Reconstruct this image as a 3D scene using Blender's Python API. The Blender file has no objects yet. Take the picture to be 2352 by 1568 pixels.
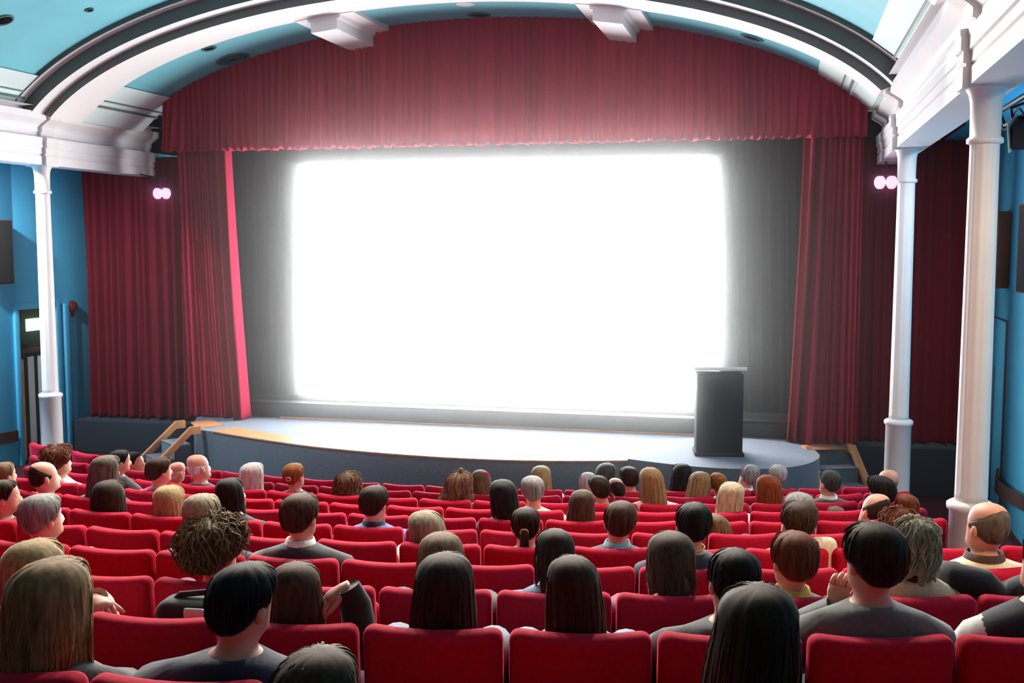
import bpy, math, random
import numpy as np
from mathutils import Vector, Matrix

# ---------------------------------------------------------------- camera, light, exposure
Z0 = 3.52                      # height of the lens above the floor of the front row
scene = bpy.context.scene
cam_data = bpy.data.cameras.new('camera')
cam_data.sensor_width = 36.0
cam_data.lens = 2492.0 / 2352.0 * 36.0
cam_data.clip_start = 0.05
cam = bpy.data.objects.new('camera', cam_data)
scene.collection.objects.link(cam)
cam.location = (0, 0, Z0)
cam.rotation_euler = (math.radians(90 - 5.22), 0, math.radians(14.14))
scene.camera = cam
scene.view_settings.view_transform = 'Standard'
scene.view_settings.look = 'None'
scene.view_settings.gamma = 1.0
scene.view_settings.use_curve_mapping = False
scene.view_settings.exposure = 0.0
SCREEN_LIGHT = 19.0            # radiance of the projection screen
BLOOM = 0.062                   # scattering of the volume added over the stage for lens bloom, per metre
world = bpy.data.worlds.new('world')
scene.world = world
world.use_nodes = True
world.node_tree.nodes['Background'].inputs[0].default_value = (0.5, 0.5, 0.52, 1)
world.node_tree.nodes['Background'].inputs[1].default_value = 0.0
scene.cycles.max_bounces = 5
scene.cycles.diffuse_bounces = 4
scene.cycles.glossy_bounces = 2
scene.cycles.transmission_bounces = 3
scene.cycles.volume_bounces = 0
scene.cycles.use_denoising = True
scene.cycles.caustics_reflective = False
scene.cycles.caustics_refractive = False
scene.cycles.sample_clamp_indirect = 6.0

def lamp(name, kind, loc, power, color, size=0.1, rot=(0, 0, 0), spot=None):
    d = bpy.data.lights.new(name, kind)
    d.energy = power; d.color = color
    if kind == 'AREA': d.shape = 'DISK'; d.size = size
    else: d.shadow_soft_size = size
    if spot: d.spot_size = math.radians(spot); d.spot_blend = 0.6
    o = bpy.data.objects.new(name, d)
    o.location = (loc[0], loc[1], loc[2] + Z0); o.rotation_euler = rot
    scene.collection.objects.link(o)
    return o
# lamps added in the vault out of view, for rims on heads and seats
for hy, hp in ((10.7, 1300.0), (7.8, 320.0)):
    for hx in (-8.2, -6.3, -4.45, -2.6, -0.7):
        lamp('added_rim_light', 'SPOT', (hx, hy, 2.70), hp, (1.0, 0.90, 0.78), 0.10, (math.radians(-52), 0, 0), 92)
lamp('unseen_aisle_light', 'SPOT', (2.1, 4.2, 1.3), 420.0, (1.0, 0.62, 0.26), 0.08, (math.radians(48), 0, math.radians(8)), 80)
# unseen lamps added under the two aisle ceilings to brighten the blue walls
for ax_, ay_, ap_ in ((-10.9, 11.8, 1350.0), (-10.9, 8.0, 200.0), (2.15, 11.3, 330.0), (2.15, 6.0, 90.0)):
    lamp('unseen_aisle_light', 'SPOT', (ax_, ay_, 1.36), ap_, (0.92, 0.96, 1.0), 0.10, (math.radians(18), 0, 0), 150)

# ---------------------------------------------------------------- materials
MAT = {}
def lin(c):
    return tuple((v / 12.92 if v <= 0.04045 else ((v + 0.055) / 1.055) ** 2.4) for v in c)
def srgb(r, g, b):
    return lin((r / 255, g / 255, b / 255))
def material(name, col, rough=0.6, sheen=0.0, tint=None, var=0.0, scale=8.0, stretch=None, bump=0.0, metal=0.0, transl=0.0, spec=0.3, emit=None, power=1.0, sheenr=0.5):
    m = bpy.data.materials.new(name); m.use_nodes = True
    nt = m.node_tree; b = nt.nodes['Principled BSDF']
    b.inputs['Base Color'].default_value = (*col, 1)
    b.inputs['Roughness'].default_value = rough
    b.inputs['Metallic'].default_value = metal
    b.inputs['Specular IOR Level'].default_value = spec
    if sheen:
        b.inputs['Sheen Weight'].default_value = sheen
        b.inputs['Sheen Roughness'].default_value = sheenr
        b.inputs['Sheen Tint'].default_value = (*(tint or (1, 1, 1)), 1)
    if var or bump:
        tc = nt.nodes.new('ShaderNodeTexCoord'); mp = nt.nodes.new('ShaderNodeMapping')
        mp.inputs['Scale'].default_value = stretch or (1, 1, 1)
        nz = nt.nodes.new('ShaderNodeTexNoise'); nz.inputs['Scale'].default_value = scale; nz.inputs['Detail'].default_value = 3
        nt.links.new(tc.outputs['Object'], mp.inputs[0]); nt.links.new(mp.outputs[0], nz.inputs['Vector'])
        if var:
            rp = nt.nodes.new('ShaderNodeValToRGB')
            rp.color_ramp.elements[0].position = 0.3; rp.color_ramp.elements[1].position = 0.7
            rp.color_ramp.elements[0].color = (*[max(0, c * (1 - var)) for c in col], 1)
            rp.color_ramp.elements[1].color = (*[min(1, c * (1 + var)) for c in col], 1)
            nt.links.new(nz.outputs['Fac'], rp.inputs[0]); nt.links.new(rp.outputs[0], b.inputs['Base Color'])
        if bump:
            bp = nt.nodes.new('ShaderNodeBump'); bp.inputs['Strength'].default_value = bump; bp.inputs['Distance'].default_value = 0.01
            nt.links.new(nz.outputs['Fac'], bp.inputs['Height']); nt.links.new(bp.outputs[0], b.inputs['Normal'])
    if transl:
        tr = nt.nodes.new('ShaderNodeBsdfTranslucent'); tr.inputs['Color'].default_value = (*[min(1, c * 1.3) for c in col], 1)
        mx = nt.nodes.new('ShaderNodeMixShader'); mx.inputs[0].default_value = transl
        out = nt.nodes['Material Output']
        nt.links.new(b.outputs[0], mx.inputs[1]); nt.links.new(tr.outputs[0], mx.inputs[2]); nt.links.new(mx.outputs[0], out.inputs[0])
    if emit:
        b.inputs['Emission Color'].default_value = (*emit, 1); b.inputs['Emission Strength'].default_value = power
    MAT[name] = m
    return m

material('seat_velvet', (0.42, 0.008, 0.030), 0.8, 1.0, (1.0, 0.10, 0.20), 0.12, 60, bump=0.08, spec=0.08, sheenr=0.3)
material('dark_metal', (0.02, 0.02, 0.022), 0.5, metal=0.6)
material('seat_shell', (0.06, 0.008, 0.012), 0.6)
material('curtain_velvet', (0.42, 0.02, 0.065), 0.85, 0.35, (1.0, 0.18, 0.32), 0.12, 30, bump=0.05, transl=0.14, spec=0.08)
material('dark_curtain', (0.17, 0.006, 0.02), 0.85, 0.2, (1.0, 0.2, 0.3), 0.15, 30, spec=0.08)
material('black_drape', (0.055, 0.062, 0.062), 0.9, 0.3, (0.8, 1, 1), 0.15, 30)
material('blue_paint', (0.085, 0.50, 0.78), 0.5, var=0.04, scale=2.0)
material('ceiling_blue', (0.17, 0.50, 0.58), 0.55, var=0.04, scale=2.0)
material('cove_paint', (0.66, 0.80, 0.79), 0.55, var=0.03, scale=3.0)
material('white_paint', (0.80, 0.80, 0.81), 0.45, var=0.03, scale=3.0)
material('rib_white_paint', (0.80, 0.80, 0.79), 0.5)
material('moulding_painted_shade', (0.12, 0.145, 0.14), 0.6, var=0.05, scale=3)
material('column_paint', (0.74, 0.72, 0.71), 0.4, var=0.03, scale=4.0)
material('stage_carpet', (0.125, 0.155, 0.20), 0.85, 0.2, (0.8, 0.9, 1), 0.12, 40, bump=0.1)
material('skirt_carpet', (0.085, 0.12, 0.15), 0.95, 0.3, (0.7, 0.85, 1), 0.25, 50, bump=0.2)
material('block_carpet', (0.022, 0.030, 0.042), 0.95, 0.2, (0.7, 0.85, 1), 0.25, 50, bump=0.2)
material('wood', (0.55, 0.26, 0.12), 0.4, var=0.25, scale=5, stretch=(1, 8, 1))
material('floor_carpet', (0.06, 0.012, 0.018), 0.95, var=0.2, scale=20)
material('black_paint', (0.03, 0.033, 0.035), 0.8, spec=0.12)
material('grille_cloth', (0.012, 0.010, 0.010), 0.95, bump=0.3, scale=200)
material('speaker_wood', (0.09, 0.035, 0.02), 0.5, var=0.2, scale=8)
material('screen_light', (0.9, 0.9, 0.9), 0.9, emit=(1.0, 0.985, 0.98), power=SCREEN_LIGHT)
material('pink_lamp', (0.9, 0.5, 0.7), 0.4, emit=(1.0, 0.26, 0.56), power=2.9)
material('exit_light', (0.8, 1, 0.8), 0.4, emit=(0.50, 1.0, 0.56), power=1.7)
material('warm_lamp', (1, 0.7, 0.4), 0.4, emit=(1.0, 0.45, 0.16), power=8.0)
material('chrome', (0.6, 0.6, 0.6), 0.3, metal=1.0)
material('pale_panel', (0.55, 0.60, 0.58), 0.5)
material('brown_rail', (0.05, 0.025, 0.02), 0.5)
material('paper', (0.75, 0.75, 0.78), 0.7)
material('red_paint', (0.12, 0.008, 0.010), 0.5)
material('dark_hole', (0.006, 0.005, 0.005), 0.9, spec=0.05)
material('vent_metal', (0.07, 0.15, 0.17), 0.6, spec=0.1)
# skin, hair, cloth
material('skin', (0.62, 0.31, 0.22), 0.5, var=0.06, scale=12, transl=0.04)
material('lip', (0.45, 0.14, 0.12), 0.5)
material('eye', (0.5, 0.5, 0.48), 0.2)
HAIR = dict(auburn=(0.17, 0.045, 0.018), dkbrown=(0.042, 0.024, 0.015), dkbrown2=(0.06, 0.034, 0.02), ltbrown=(0.22, 0.13, 0.07), ltbrown2=(0.25, 0.15, 0.085),
    grey=(0.32, 0.31, 0.29), greybrown=(0.16, 0.125, 0.10), dark=(0.020, 0.017, 0.015), white=(0.68, 0.66, 0.62), ginger=(0.34, 0.13, 0.04), blond=(0.46, 0.32, 0.15),
    greyblond=(0.40, 0.34, 0.23), brown=(0.085, 0.048, 0.027), dkblond=(0.36, 0.22, 0.10), goldbrown=(0.17, 0.10, 0.05), black=(0.013, 0.013, 0.016), ashblond=(0.33, 0.27, 0.17), dkgrey=(0.08, 0.078, 0.074),
    honey=(0.36, 0.22, 0.10), whiteblond=(0.60, 0.48, 0.30), red=(0.30, 0.065, 0.022), silver=(0.46, 0.44, 0.41), redbrown=(0.19, 0.05, 0.018))
for k, c in HAIR.items(): material('hair_' + k, c, 0.6, 0.5, tuple(min(1, v ** .35) for v in c), 0.45, 60, (1, 1, 0.2), transl=0.32, spec=0.18, sheenr=0.28)
CLOTH = dict(white=(0.78, 0.76, 0.72), greylight=(0.42, 0.43, 0.43), dark=(0.035, 0.034, 0.036), black=(0.016, 0.017, 0.019), greyjacket=(0.17, 0.185, 0.17), bluegrey=(0.22, 0.30, 0.38),
    pink=(0.62, 0.06, 0.20), cream=(0.74, 0.66, 0.50), charcoal=(0.035, 0.038, 0.042), darkred=(0.16, 0.02, 0.03), greydark=(0.075, 0.08, 0.085), navy=(0.018, 0.022, 0.05), navy2=(0.03, 0.036, 0.055),
    blue=(0.10, 0.19, 0.42), denim=(0.16, 0.24, 0.38), brownjacket=(0.11, 0.072, 0.055), khaki=(0.26, 0.27, 0.21), suitblue=(0.028, 0.034, 0.045), maroon=(0.30, 0.02, 0.06), greysweater=(0.125, 0.13, 0.115),
    beige=(0.60, 0.46, 0.27), trousers=(0.025, 0.026, 0.035), gold=(0.7, 0.45, 0.1), yellow=(0.62, 0.50, 0.08), bluecollar=(0.20, 0.42, 0.52), brownband=(0.055, 0.024, 0.02))
for k, c in CLOTH.items(): material('cloth_' + k, c, 0.85, 0.25, (0.9, 0.95, 1.0), 0.12, 50, bump=0.08)

# ---------------------------------------------------------------- mesh helpers
class MB:
    def __init__(self): self.v = []; self.f = []; self.m = []; self.n = 0
    def add(self, v, f, mi=0):
        v = np.asarray(v, float).reshape(-1, 3); self.v.append(v)
        o = self.n
        for q in f: self.f.append(tuple(int(i) + o for i in q))
        self.m += [mi] * len(f); self.n += len(v)
        return o
    def mesh(self, name, mats, smooth=True):
        me = bpy.data.meshes.new(name)
        me.from_pydata(np.concatenate(self.v).tolist() if self.v else [], [], self.f)
        for m in mats: me.materials.append(MAT[m] if isinstance(m, str) else m)
        if len(mats) > 1: me.polygons.foreach_set('material_index', np.array(self.m, 'i'))
        me.polygons.foreach_set('use_smooth', np.full(len(me.polygons), smooth))
        me.update()
        return me
def link(name, me, parent=None, loc=(0, 0, 0), rz=0.0):
    o = bpy.data.objects.new(name, me); scene.collection.objects.link(o)
    o.location = loc; o.rotation_euler = (0, 0, rz)
    if parent: o.parent = parent
    return o
def build(mb, name, mats, parent=None, smooth=True, loc=(0, 0, 0), rz=0.0):
    if isinstance(mats, str): mats = [mats]
    return link(name, mb.mesh(name, mats, smooth), parent, loc, rz)
def tag(o, label=None, cat=None, group=None, kind=None):
    if label: o['label'] = label
    if cat: o['category'] = cat
    if group: o['group'] = group
    if kind: o['kind'] = kind
    return o
def empty(name, loc=(0, 0, 0), rz=0.0, label=None, cat=None, group=None, kind=None):
    o = bpy.data.objects.new(name, None); scene.collection.objects.link(o)
    o.location = loc; o.rotation_euler = (0, 0, rz); o.empty_display_size = 0.1
    return tag(o, label, cat, group, kind)

def axis_pts(s, r, n, extra=0):
    h = s / 2; a = []
    for i in range(n + 1): a.append(-h + r * (1 - math.cos(i / n * math.pi / 2)) if False else -h + r * i / n)
    inner = [(-h + r) + (s - 2 * r) * (k + 1) / (extra + 1) for k in range(extra)]
    b = [-x for x in reversed(a)]
    return a + inner + b
def rbox(sx, sy, sz, r, c=(0, 0, 0), n=2, ex=(0, 0, 0), fn=None):
    """rounded box: surface grid of a box pulled onto the rounded shape; fn bends the points"""
    r = min(r, sx / 2.01, sy / 2.01, sz / 2.01)
    A = [axis_pts(sx, r, n, ex[0]), axis_pts(sy, r, n, ex[1]), axis_pts(sz, r, n, ex[2])]
    idx = {}; V = []; F = []
    half = np.array([sx, sy, sz]) / 2
    def vid(i, j, k):
        key = (i, j, k)
        if key not in idx:
            p = np.array([A[0][i], A[1][j], A[2][k]])
            q = np.clip(p, -(half - r), half - r); d = p - q; l = np.linalg.norm(d)
            # spread the arc evenly
            if l > 1e-9: p = q + d / l * r
            idx[key] = len(V); V.append(p)
        return idx[key]
    L = [len(a) - 1 for a in A]
    for i in range(L[0]):
        for j in range(L[1]):
            F.append((vid(i, j, 0), vid(i, j + 1, 0), vid(i + 1, j + 1, 0), vid(i + 1, j, 0)))
            F.append((vid(i, j, L[2]), vid(i + 1, j, L[2]), vid(i + 1, j + 1, L[2]), vid(i, j + 1, L[2])))
    for i in range(L[0]):
        for k in range(L[2]):
            F.append((vid(i, 0, k), vid(i + 1, 0, k), vid(i + 1, 0, k + 1), vid(i, 0, k + 1)))
            F.append((vid(i, L[1], k), vid(i, L[1], k + 1), vid(i + 1, L[1], k + 1), vid(i + 1, L[1], k)))
    for j in range(L[1]):
        for k in range(L[2]):
            F.append((vid(0, j, k), vid(0, j, k + 1), vid(0, j + 1, k + 1), vid(0, j + 1, k)))
            F.append((vid(L[0], j, k), vid(L[0], j + 1, k), vid(L[0], j + 1, k + 1), vid(L[0], j, k + 1)))
    V = np.array(V)
    if fn is not None: V = fn(V)
    return V + np.array(c), F
def box(x0, x1, y0, y1, z0, z1, r=0.01):
    return rbox(x1 - x0, y1 - y0, z1 - z0, r, ((x0 + x1) / 2, (y0 + y1) / 2, (z0 + z1) / 2), 1)
def rings_mesh(R, cap0=True, cap1=True, close=True):
    """loft over equal-length rings (K,n,3)"""
    R = np.asarray(R, float); K, n, _ = R.shape; V = R.reshape(-1, 3); F = []
    m = n if close else n - 1
    for k in range(K - 1):
        for j in range(m):
            a = k * n + j; b = k * n + (j + 1) % n
            F.append((a, b, b + n, a + n))
    if cap0: F.append(tuple(reversed(range(n))))
    if cap1: F.append(tuple((K - 1) * n + j for j in range(n)))
    return V, F
def frames(P):
    P = np.asarray(P, float); T = np.gradient(P, axis=0); T /= np.linalg.norm(T, axis=1)[:, None] + 1e-12
    a = np.array([0, 0, 1.0]) if abs(T[0][2]) < 0.9 else np.array([1.0, 0, 0])
    U = [np.cross(T[0], a)]; U[0] /= np.linalg.norm(U[0])
    for k in range(1, len(P)):
        u = U[-1] - T[k] * np.dot(U[-1], T[k]); U.append(u / (np.linalg.norm(u) + 1e-12))
    U = np.array(U); W = np.cross(T, U)
    return T, U, W
def tube(P, rad, n=8, cap=True, flat=None):
    P = np.asarray(P, float); T, U, W = frames(P)
    rad = np.broadcast_to(np.asarray(rad, float), (len(P),))
    a = np.arange(n) * 2 * math.pi / n
    R = P[:, None] + rad[:, None, None] * (np.cos(a)[None, :, None] * U[:, None] + np.sin(a)[None, :, None] * W[:, None] * (flat or 1))
    return rings_mesh(R, cap, cap)
def lathe(profile, n=24, c=(0, 0, 0), flutes=None):
    a = np.arange(n) * 2 * math.pi / n; R = []
    for k, (r, z) in enumerate(profile):
        rr = np.full(n, r)
        if flutes and flutes[k]: rr = r * (1 - 0.06 * (0.5 + 0.5 * np.cos(a * n / 4)))
        R.append(np.stack([rr * np.cos(a), rr * np.sin(a), np.full(n, z)], 1))
    V, F = rings_mesh(R); return V + np.array(c), F
def sphere(c, r, n=10, m=6):
    R = []
    for k in range(1, m):
        t = math.pi * k / m
        R.append([(c[0] + r[0] * math.sin(t) * math.cos(a), c[1] + r[1] * math.sin(t) * math.sin(a), c[2] - r[2] * math.cos(t)) for a in np.arange(n) * 2 * math.pi / n])
    return rings_mesh(R)
def extrude_profile(prof, y0, y1, closed=True):
    """profile [(x,z)...] swept along Y"""
    p = np.array(prof, float)
    R = [np.stack([p[:, 0], np.full(len(p), y), p[:, 1]], 1) for y in (y0, y1)]
    return rings_mesh(R, closed, closed, closed)

# ---------------------------------------------------------------- the hall
XC = -4.45                                  # middle of the nave
XL, XR, YB, YF = -11.7, 2.75, -4.5, 17.2    # inside faces of the outer walls
SC = (-4.2725, 23.133)                      # centre of the seat arcs
R1, DR = 12.3537, 0.85559
def row_r(i): return R1 + (i - 1) * DR
def row_top(i): return -2.60222 + 0.138899 * (i - 1) + 0.000565943 * (i - 1) ** 2
BACK_H = 0.92
def row_floor(i): return row_top(i) - BACK_H
def polar(r, th): return (SC[0] + r * math.sin(th), SC[1] - r * math.cos(th))

# raked floor: one flat terrace for each row
def make_floor():
    import bmesh
    edges = [(4.0, -3.522), (R1 + 0.07, -3.522)]
    for i in range(2, 19):
        edges += [(row_r(i) - DR + 0.07, row_floor(i)), (row_r(i) + 0.07, row_floor(i))]
    th = np.linspace(-1.25, 1.25, 61); V = []; F = []
    for r, z in edges:
        for t in th: V.append((*polar(r, t), z))
    n = len(th)
    for k in range(len(edges) - 1):
        for j in range(n - 1): a = k * n + j; F.append((a, a + 1, a + 1 + n, a + n))
    mb = MB(); mb.add(V, F); me = mb.mesh('floor', ['floor_carpet'], False)
    bm = bmesh.new(); bm.from_mesh(me)
    for co, no in (((XL, 0, 0), (-1, 0, 0)), ((XR, 0, 0), (1, 0, 0)), ((0, YF, 0), (0, 1, 0)), ((0, YB, 0), (0, -1, 0))):
        bmesh.ops.bisect_plane(bm, geom=bm.verts[:] + bm.edges[:] + bm.faces[:], plane_co=co, plane_no=no, clear_outer=True)
    bm.to_mesh(me); bm.free()
    tag(link('floor', me), kind='structure')
make_floor()

DY0, DY1, DZ0, DZ1 = 14.6, 15.5, -3.522, -1.06     # the exit opening in the left wall
mb = MB()
for b in ((XL - .2, XL, YB, DY0, -3.6, 1.5), (XL - .2, XL, DY1, YF, -3.6, 1.5), (XL - .2, XL, DY0, DY1, DZ1, 1.5)): mb.add(*box(*b, 0.004))
wall_left = tag(build(mb, 'wall_left', 'blue_paint'), kind='structure')
mb = MB(); mb.add(*box(XR, XR + .2, YB, YF, -3.6, 1.5, 0.004))
wall_right = tag(build(mb, 'wall_right', 'blue_paint'), kind='structure')
mb = MB(); mb.add(*box(XL - .2, XR + .2, YF, YF + .2, -3.6, 3.8, 0.004))
tag(build(mb, 'wall_front', 'black_paint'), kind='structure')
mb = MB(); mb.add(*box(XL - .2, XR + .2, YB - .2, YB, -3.6, 3.8, 0.004))
tag(build(mb, 'wall_back', 'black_paint'), kind='structure')

# vault
A0, B0, ZC0 = 5.8, 2.12, 1.0
def vpt(phi, d): return (XC + (A0 + d) * math.cos(phi), ZC0 + (B0 + d) * math.sin(phi))
def phi_at(z, d): return math.asin(min(1, (z - ZC0) / (B0 + d)))
def vault_z(x, d): return ZC0 + (B0 + d) * math.sqrt(max(0, 1 - ((x - XC) / (A0 + d)) ** 2))
def shell(y0, y1, d, zmin, ny=2, n=72):
    p0 = phi_at(zmin, d); V = []; F = []
    for y in np.linspace(y0, y1, ny):
        for p in np.linspace(p0, math.pi - p0, n): x, z = vpt(p, d); V.append((x, y, z))
    for k in range(ny - 1):
        for j in range(n - 1): a = k * n + j; F.append((a, a + 1, a + 1 + n, a + n))
    return V, F
D_MAIN, D_FRONT = 0.37, 0.06
mb = MB(); mb.add(*shell(YB, 12.9, D_MAIN, 2.0)); mb.add(*shell(13.85, YF, D_FRONT, 2.0))
for s in (-1, 1):       # flat ceilings of the side aisles
    u0, u1 = 5.9, (XR - XC if s > 0 else XC - XL)
    mb.add(*box(XC + (s * u0 if s > 0 else -u1), XC + (u1 if s > 0 else -u0), YB, YF, 1.42, 1.5, 0.004), 1)
ceiling = tag(build(mb, 'ceiling', ['ceiling_blue', 'blue_paint']), kind='structure')

for x_ in (-8.2, -6.3, -4.45, -2.6, -0.7):        # cans dressing the added vault lamps, likewise out of view
    for y_ in (10.7, 7.8):
        z_ = vault_z(x_, D_MAIN); mb = MB(); mb.add(*lathe([(.11, z_ + .1), (.11, 2.74), (.13, 2.74), (.13, z_ + .1)], 20, (x_, y_, 0))); build(mb, 'added_light_can', 'white_paint', ceiling)
def arch_sweep(prof, n=72, zmin=1.72):
    """closed profile [(y, d)...] swept along the vault"""
    R = []
    p0 = phi_at(zmin, 0.0)
    for p in np.linspace(p0, math.pi - p0, n):
        R.append([(vpt(p, d)[0], y, vpt(p, d)[1]) for y, d in prof])
    return rings_mesh(R)
rib_front = [(12.80, .46), (12.80, .31), (12.95, .31), (12.95, .12), (13.2, .12), (13.2, 0), (13.9, 0), (13.9, .46)]
rib_mid = [(7.61, .46), (7.61, .31), (7.76, .31), (7.76, .12), (7.91, .12), (7.91, 0), (8.61, 0), (8.61, .12), (8.76, .12), (8.76, .31), (8.91, .31), (8.91, .46)]
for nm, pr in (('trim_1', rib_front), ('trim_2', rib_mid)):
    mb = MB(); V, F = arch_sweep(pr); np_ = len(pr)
    for j, q in enumerate(F):           # shade painted dark on the upright faces of the mouldings, white on the soffits
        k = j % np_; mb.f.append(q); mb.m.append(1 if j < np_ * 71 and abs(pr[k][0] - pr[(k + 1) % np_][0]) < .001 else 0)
    mb.v.append(np.asarray(V)); tag(build(mb, nm, ['rib_white_paint', 'moulding_painted_shade'], smooth=False), kind='structure')

# pale cove bands along the foot of the vault, with two fillets
def cove_profile(s, d):
    out = []
    for z, dd in ((1.74, 0), (1.93, 0), (1.935, -.03), (1.96, -.03), (1.965, 0), (2.01, 0), (2.015, -.018), (2.03, -.018), (2.035, 0), (2.22, 0), (2.225, .03)):
        p = phi_at(z, d + dd); x, zz = vpt(p, d + dd); out.append((XC + s * (x - XC), zz))
    for z in (2.24, 1.74):
        p = phi_at(z, d + .09); x, zz = vpt(p, d + .09); out.append((XC + s * (x - XC), zz))
    return out
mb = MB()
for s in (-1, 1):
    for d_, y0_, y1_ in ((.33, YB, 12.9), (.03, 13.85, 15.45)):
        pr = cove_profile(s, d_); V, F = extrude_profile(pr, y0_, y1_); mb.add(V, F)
        for k in range(len(pr)):            # shadow gaps painted as dark lines on the two fillets
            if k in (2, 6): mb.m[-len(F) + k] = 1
tag(build(mb, 'trim_3', ['cove_paint', 'moulding_painted_shade'], smooth=False), kind='structure')

# long white beams on the columns, moulded like cornices, with a pilaster block over each column
U0 = 5.65
BP = [(0, 1.08), (0, 1.20), (.02, 1.205), (.02, 1.225), (0, 1.23), (0, 1.31), (-.018, 1.315), (-.018, 1.40), (-.025, 1.42), (-.025, 1.455), (.07, 1.465), (.07, 1.53), (.05, 1.535), (.05, 1.60), (.02, 1.63), (-.05, 1.675), (-.09, 1.70), (-.09, 1.79), (.05, 1.80), (.05, 1.85), (-.14, 1.86), (.34, 1.88), (.34, 1.08)]
COLS = {'RF': (XC + 5.78, 13.4), 'RN': (XC + 5.78, 8.26), 'LF': (XC - 5.78, 13.4), 'LN': (XC - 5.78, 8.26)}
for s, nm in ((-1, 'trim_4'), (1, 'trim_5')):
    mb = MB(); mb.add(*extrude_profile([(XC + s * (U0 + u), z) for u, z in BP], YB, 16.05))
    beam = tag(build(mb, nm, 'white_paint', smooth=False), kind='structure')
    for y in (13.4, 8.26, 3.12):
        mb = MB(); mb.add(*extrude_profile([(XC + s * (U0 + u - .05), z - (.02 if k in (0, len(BP) - 1) else 0)) for k, (u, z) in enumerate(BP)], y - .13, y + .13))
        build(mb, 'pilaster_block', 'column_paint', beam, smooth=False)
# ribs along the vault
for k, (x0, nm) in enumerate(((-6.1, 'trim_6'), (-2.25, 'trim_7'))):
    mb = MB()
    for y0, y1, d in ((YB, 12.9, D_MAIN), (13.85, 15.3, D_FRONT)):
        prof = []
        for dx, dd in ((-.42, .02), (-.42, -.07), (-.24, -.07), (-.22, -.12), (-.19, -.12), (-.19, -.26), (.19, -.26), (.19, -.12), (.22, -.12), (.24, -.07), (.42, -.07), (.42, .02)):
            prof.append((x0 + dx, vault_z(x0, d) + (vault_z(x0 + dx, d) - vault_z(x0, d)) + dd))
        mb.add(*extrude_profile(prof, y0, y1))
    tag(build(mb, nm, 'white_paint', smooth=False), kind='structure')

# cast columns
def column(key, zfloor, zband, label):
    x, y = COLS[key]
    root = empty('column', (x, y, zfloor), 0, label, 'column', kind='structure')
    b = zband - zfloor; t = 1.08 - zfloor
    mb = MB(); mb.add(*lathe([(.20, 0), (.20, .12), (.165, .16), (.150, .22), (.145, b - .05), (.165, b - .03), (.165, b + .005), (.145, b + .02), (.12, b + .03)], 24)); build(mb, 'pedestal', 'column_paint', root)
    prof = [(.112, b + .02), (.112, b + .08)] + [(.112 - .014 * q, b + .1 + (t - .5 - b) * q) for q in (0, .33, .66, 1)] + [(.098, t - .38)]
    mb = MB(); mb.add(*lathe(prof, 48, flutes=[0, 0, 1, 1, 1, 1, 0])); build(mb, 'shaft', 'column_paint', root)
    mb = MB(); mb.add(*lathe([(.098, t - .40), (.122, t - .39), (.122, t - .36), (.102, t - .345), (.104, t - .15), (.108, t - .10), (.118, t - .055), (.138, t - .02), (.142, t)], 24)); build(mb, 'capital', 'column_paint', root)
column('RF', -3.522, -2.10, 'slim white column beside the right-hand stage stairs')
column('RN', -2.94, -1.88, 'near fluted cream column at the right, in front of the blue wall')
column('LF', -3.522, -2.18, 'slim white column beside the exit door on the left')

# ---------------------------------------------------------------- exit door, panels and rails on the walls
mb = MB()
for b in ((XL - 1.4, XL - 1.3, DY0 - .6, DY1 + .6, -3.6, -.8), (XL - 1.4, XL - .2, DY0 - .6, DY0 - .5, -3.6, -.8), (XL - 1.4, XL - .2, DY1 + .5, DY1 + .6, -3.6, -.8), (XL - 1.4, XL - .2, DY0 - .6, DY1 + .6, -.85, -.8), (XL - 1.4, XL - .2, DY0 - .6, DY1 + .6, -3.6, -3.53)):
    mb.add(*box(*b, 0.004))
tag(build(mb, 'wall_lobby', 'black_paint'), kind='structure')
door = empty('door_1', (XL, (DY0 + DY1) / 2, DZ0), 0, kind='structure')
door['label'] = 'open exit doorway in the left blue wall behind the white column'
hy = (DY1 - DY0) / 2; hz = DZ1 - DZ0
mb = MB()
for b in ((-.02, .045, -hy - .10, -hy, 0, hz + .1), (-.02, .045, hy, hy + .1, 0, hz + .1), (-.02, .045, -hy, hy, hz, hz + .1)): mb.add(*box(*b, 0.006))
build(mb, 'door_frame', 'blue_paint', door)
mb = MB(); mb.add(*box(-.16, -.10, -hy + .01, hy - .01, hz - .72, hz - .64)); build(mb, 'transom', 'speaker_wood', door)
mb = MB(); mb.add(*box(-.20, -.06, -hy + .05, -hy + .35, hz - .62, hz - .56)); build(mb, 'door_closer', 'dark_metal', door)
leaf = None
mb = MB(); mb.add(*box(-.20, -.15, -hy + .02, hy - .02, .01, hz - .73)); leaf = build(mb, 'door_leaf', 'black_paint', door)
for yy in (-.08, .16, .34): 
    mb = MB(); mb.add(*box(-.15, -.125, yy, yy + .15, .05, hz - .78)); build(mb, 'pale_slat', 'pale_panel', leaf)
mb = MB(); mb.add(*box(-.15, -.10, -hy + .17, -hy + .24, .02, hz - .8)); build(mb, 'wooden_stile', 'wood', leaf)
mb = MB(); mb.add(*box(-.145, -.13, -hy + .05, -hy + .14, hz - 1.42, hz - 1.3)); build(mb, 'push_plate', 'paper', leaf)
sign = empty('exit_sign', (XL - .06, 15.06, -1.30), 0, 'lit pale green exit sign inside the left doorway', 'exit sign')
mb = MB(); mb.add(*box(-.03, .0, -.22, .22, -.14, .1, .01)); build(mb, 'sign_case', 'black_paint', sign)
mb = MB(); mb.add(*box(0.0, .012, -.20, .20, -.12, .08, .008)); build(mb, 'lit_panel', 'exit_light', sign)
lamp('added_lobby_light', 'POINT', (XL - .8, 15.2, -1.5), 14.0, (1, .95, .85), .05)  # unseen lamp added in the lobby to brighten the pale door slats
mb = MB()
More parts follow.
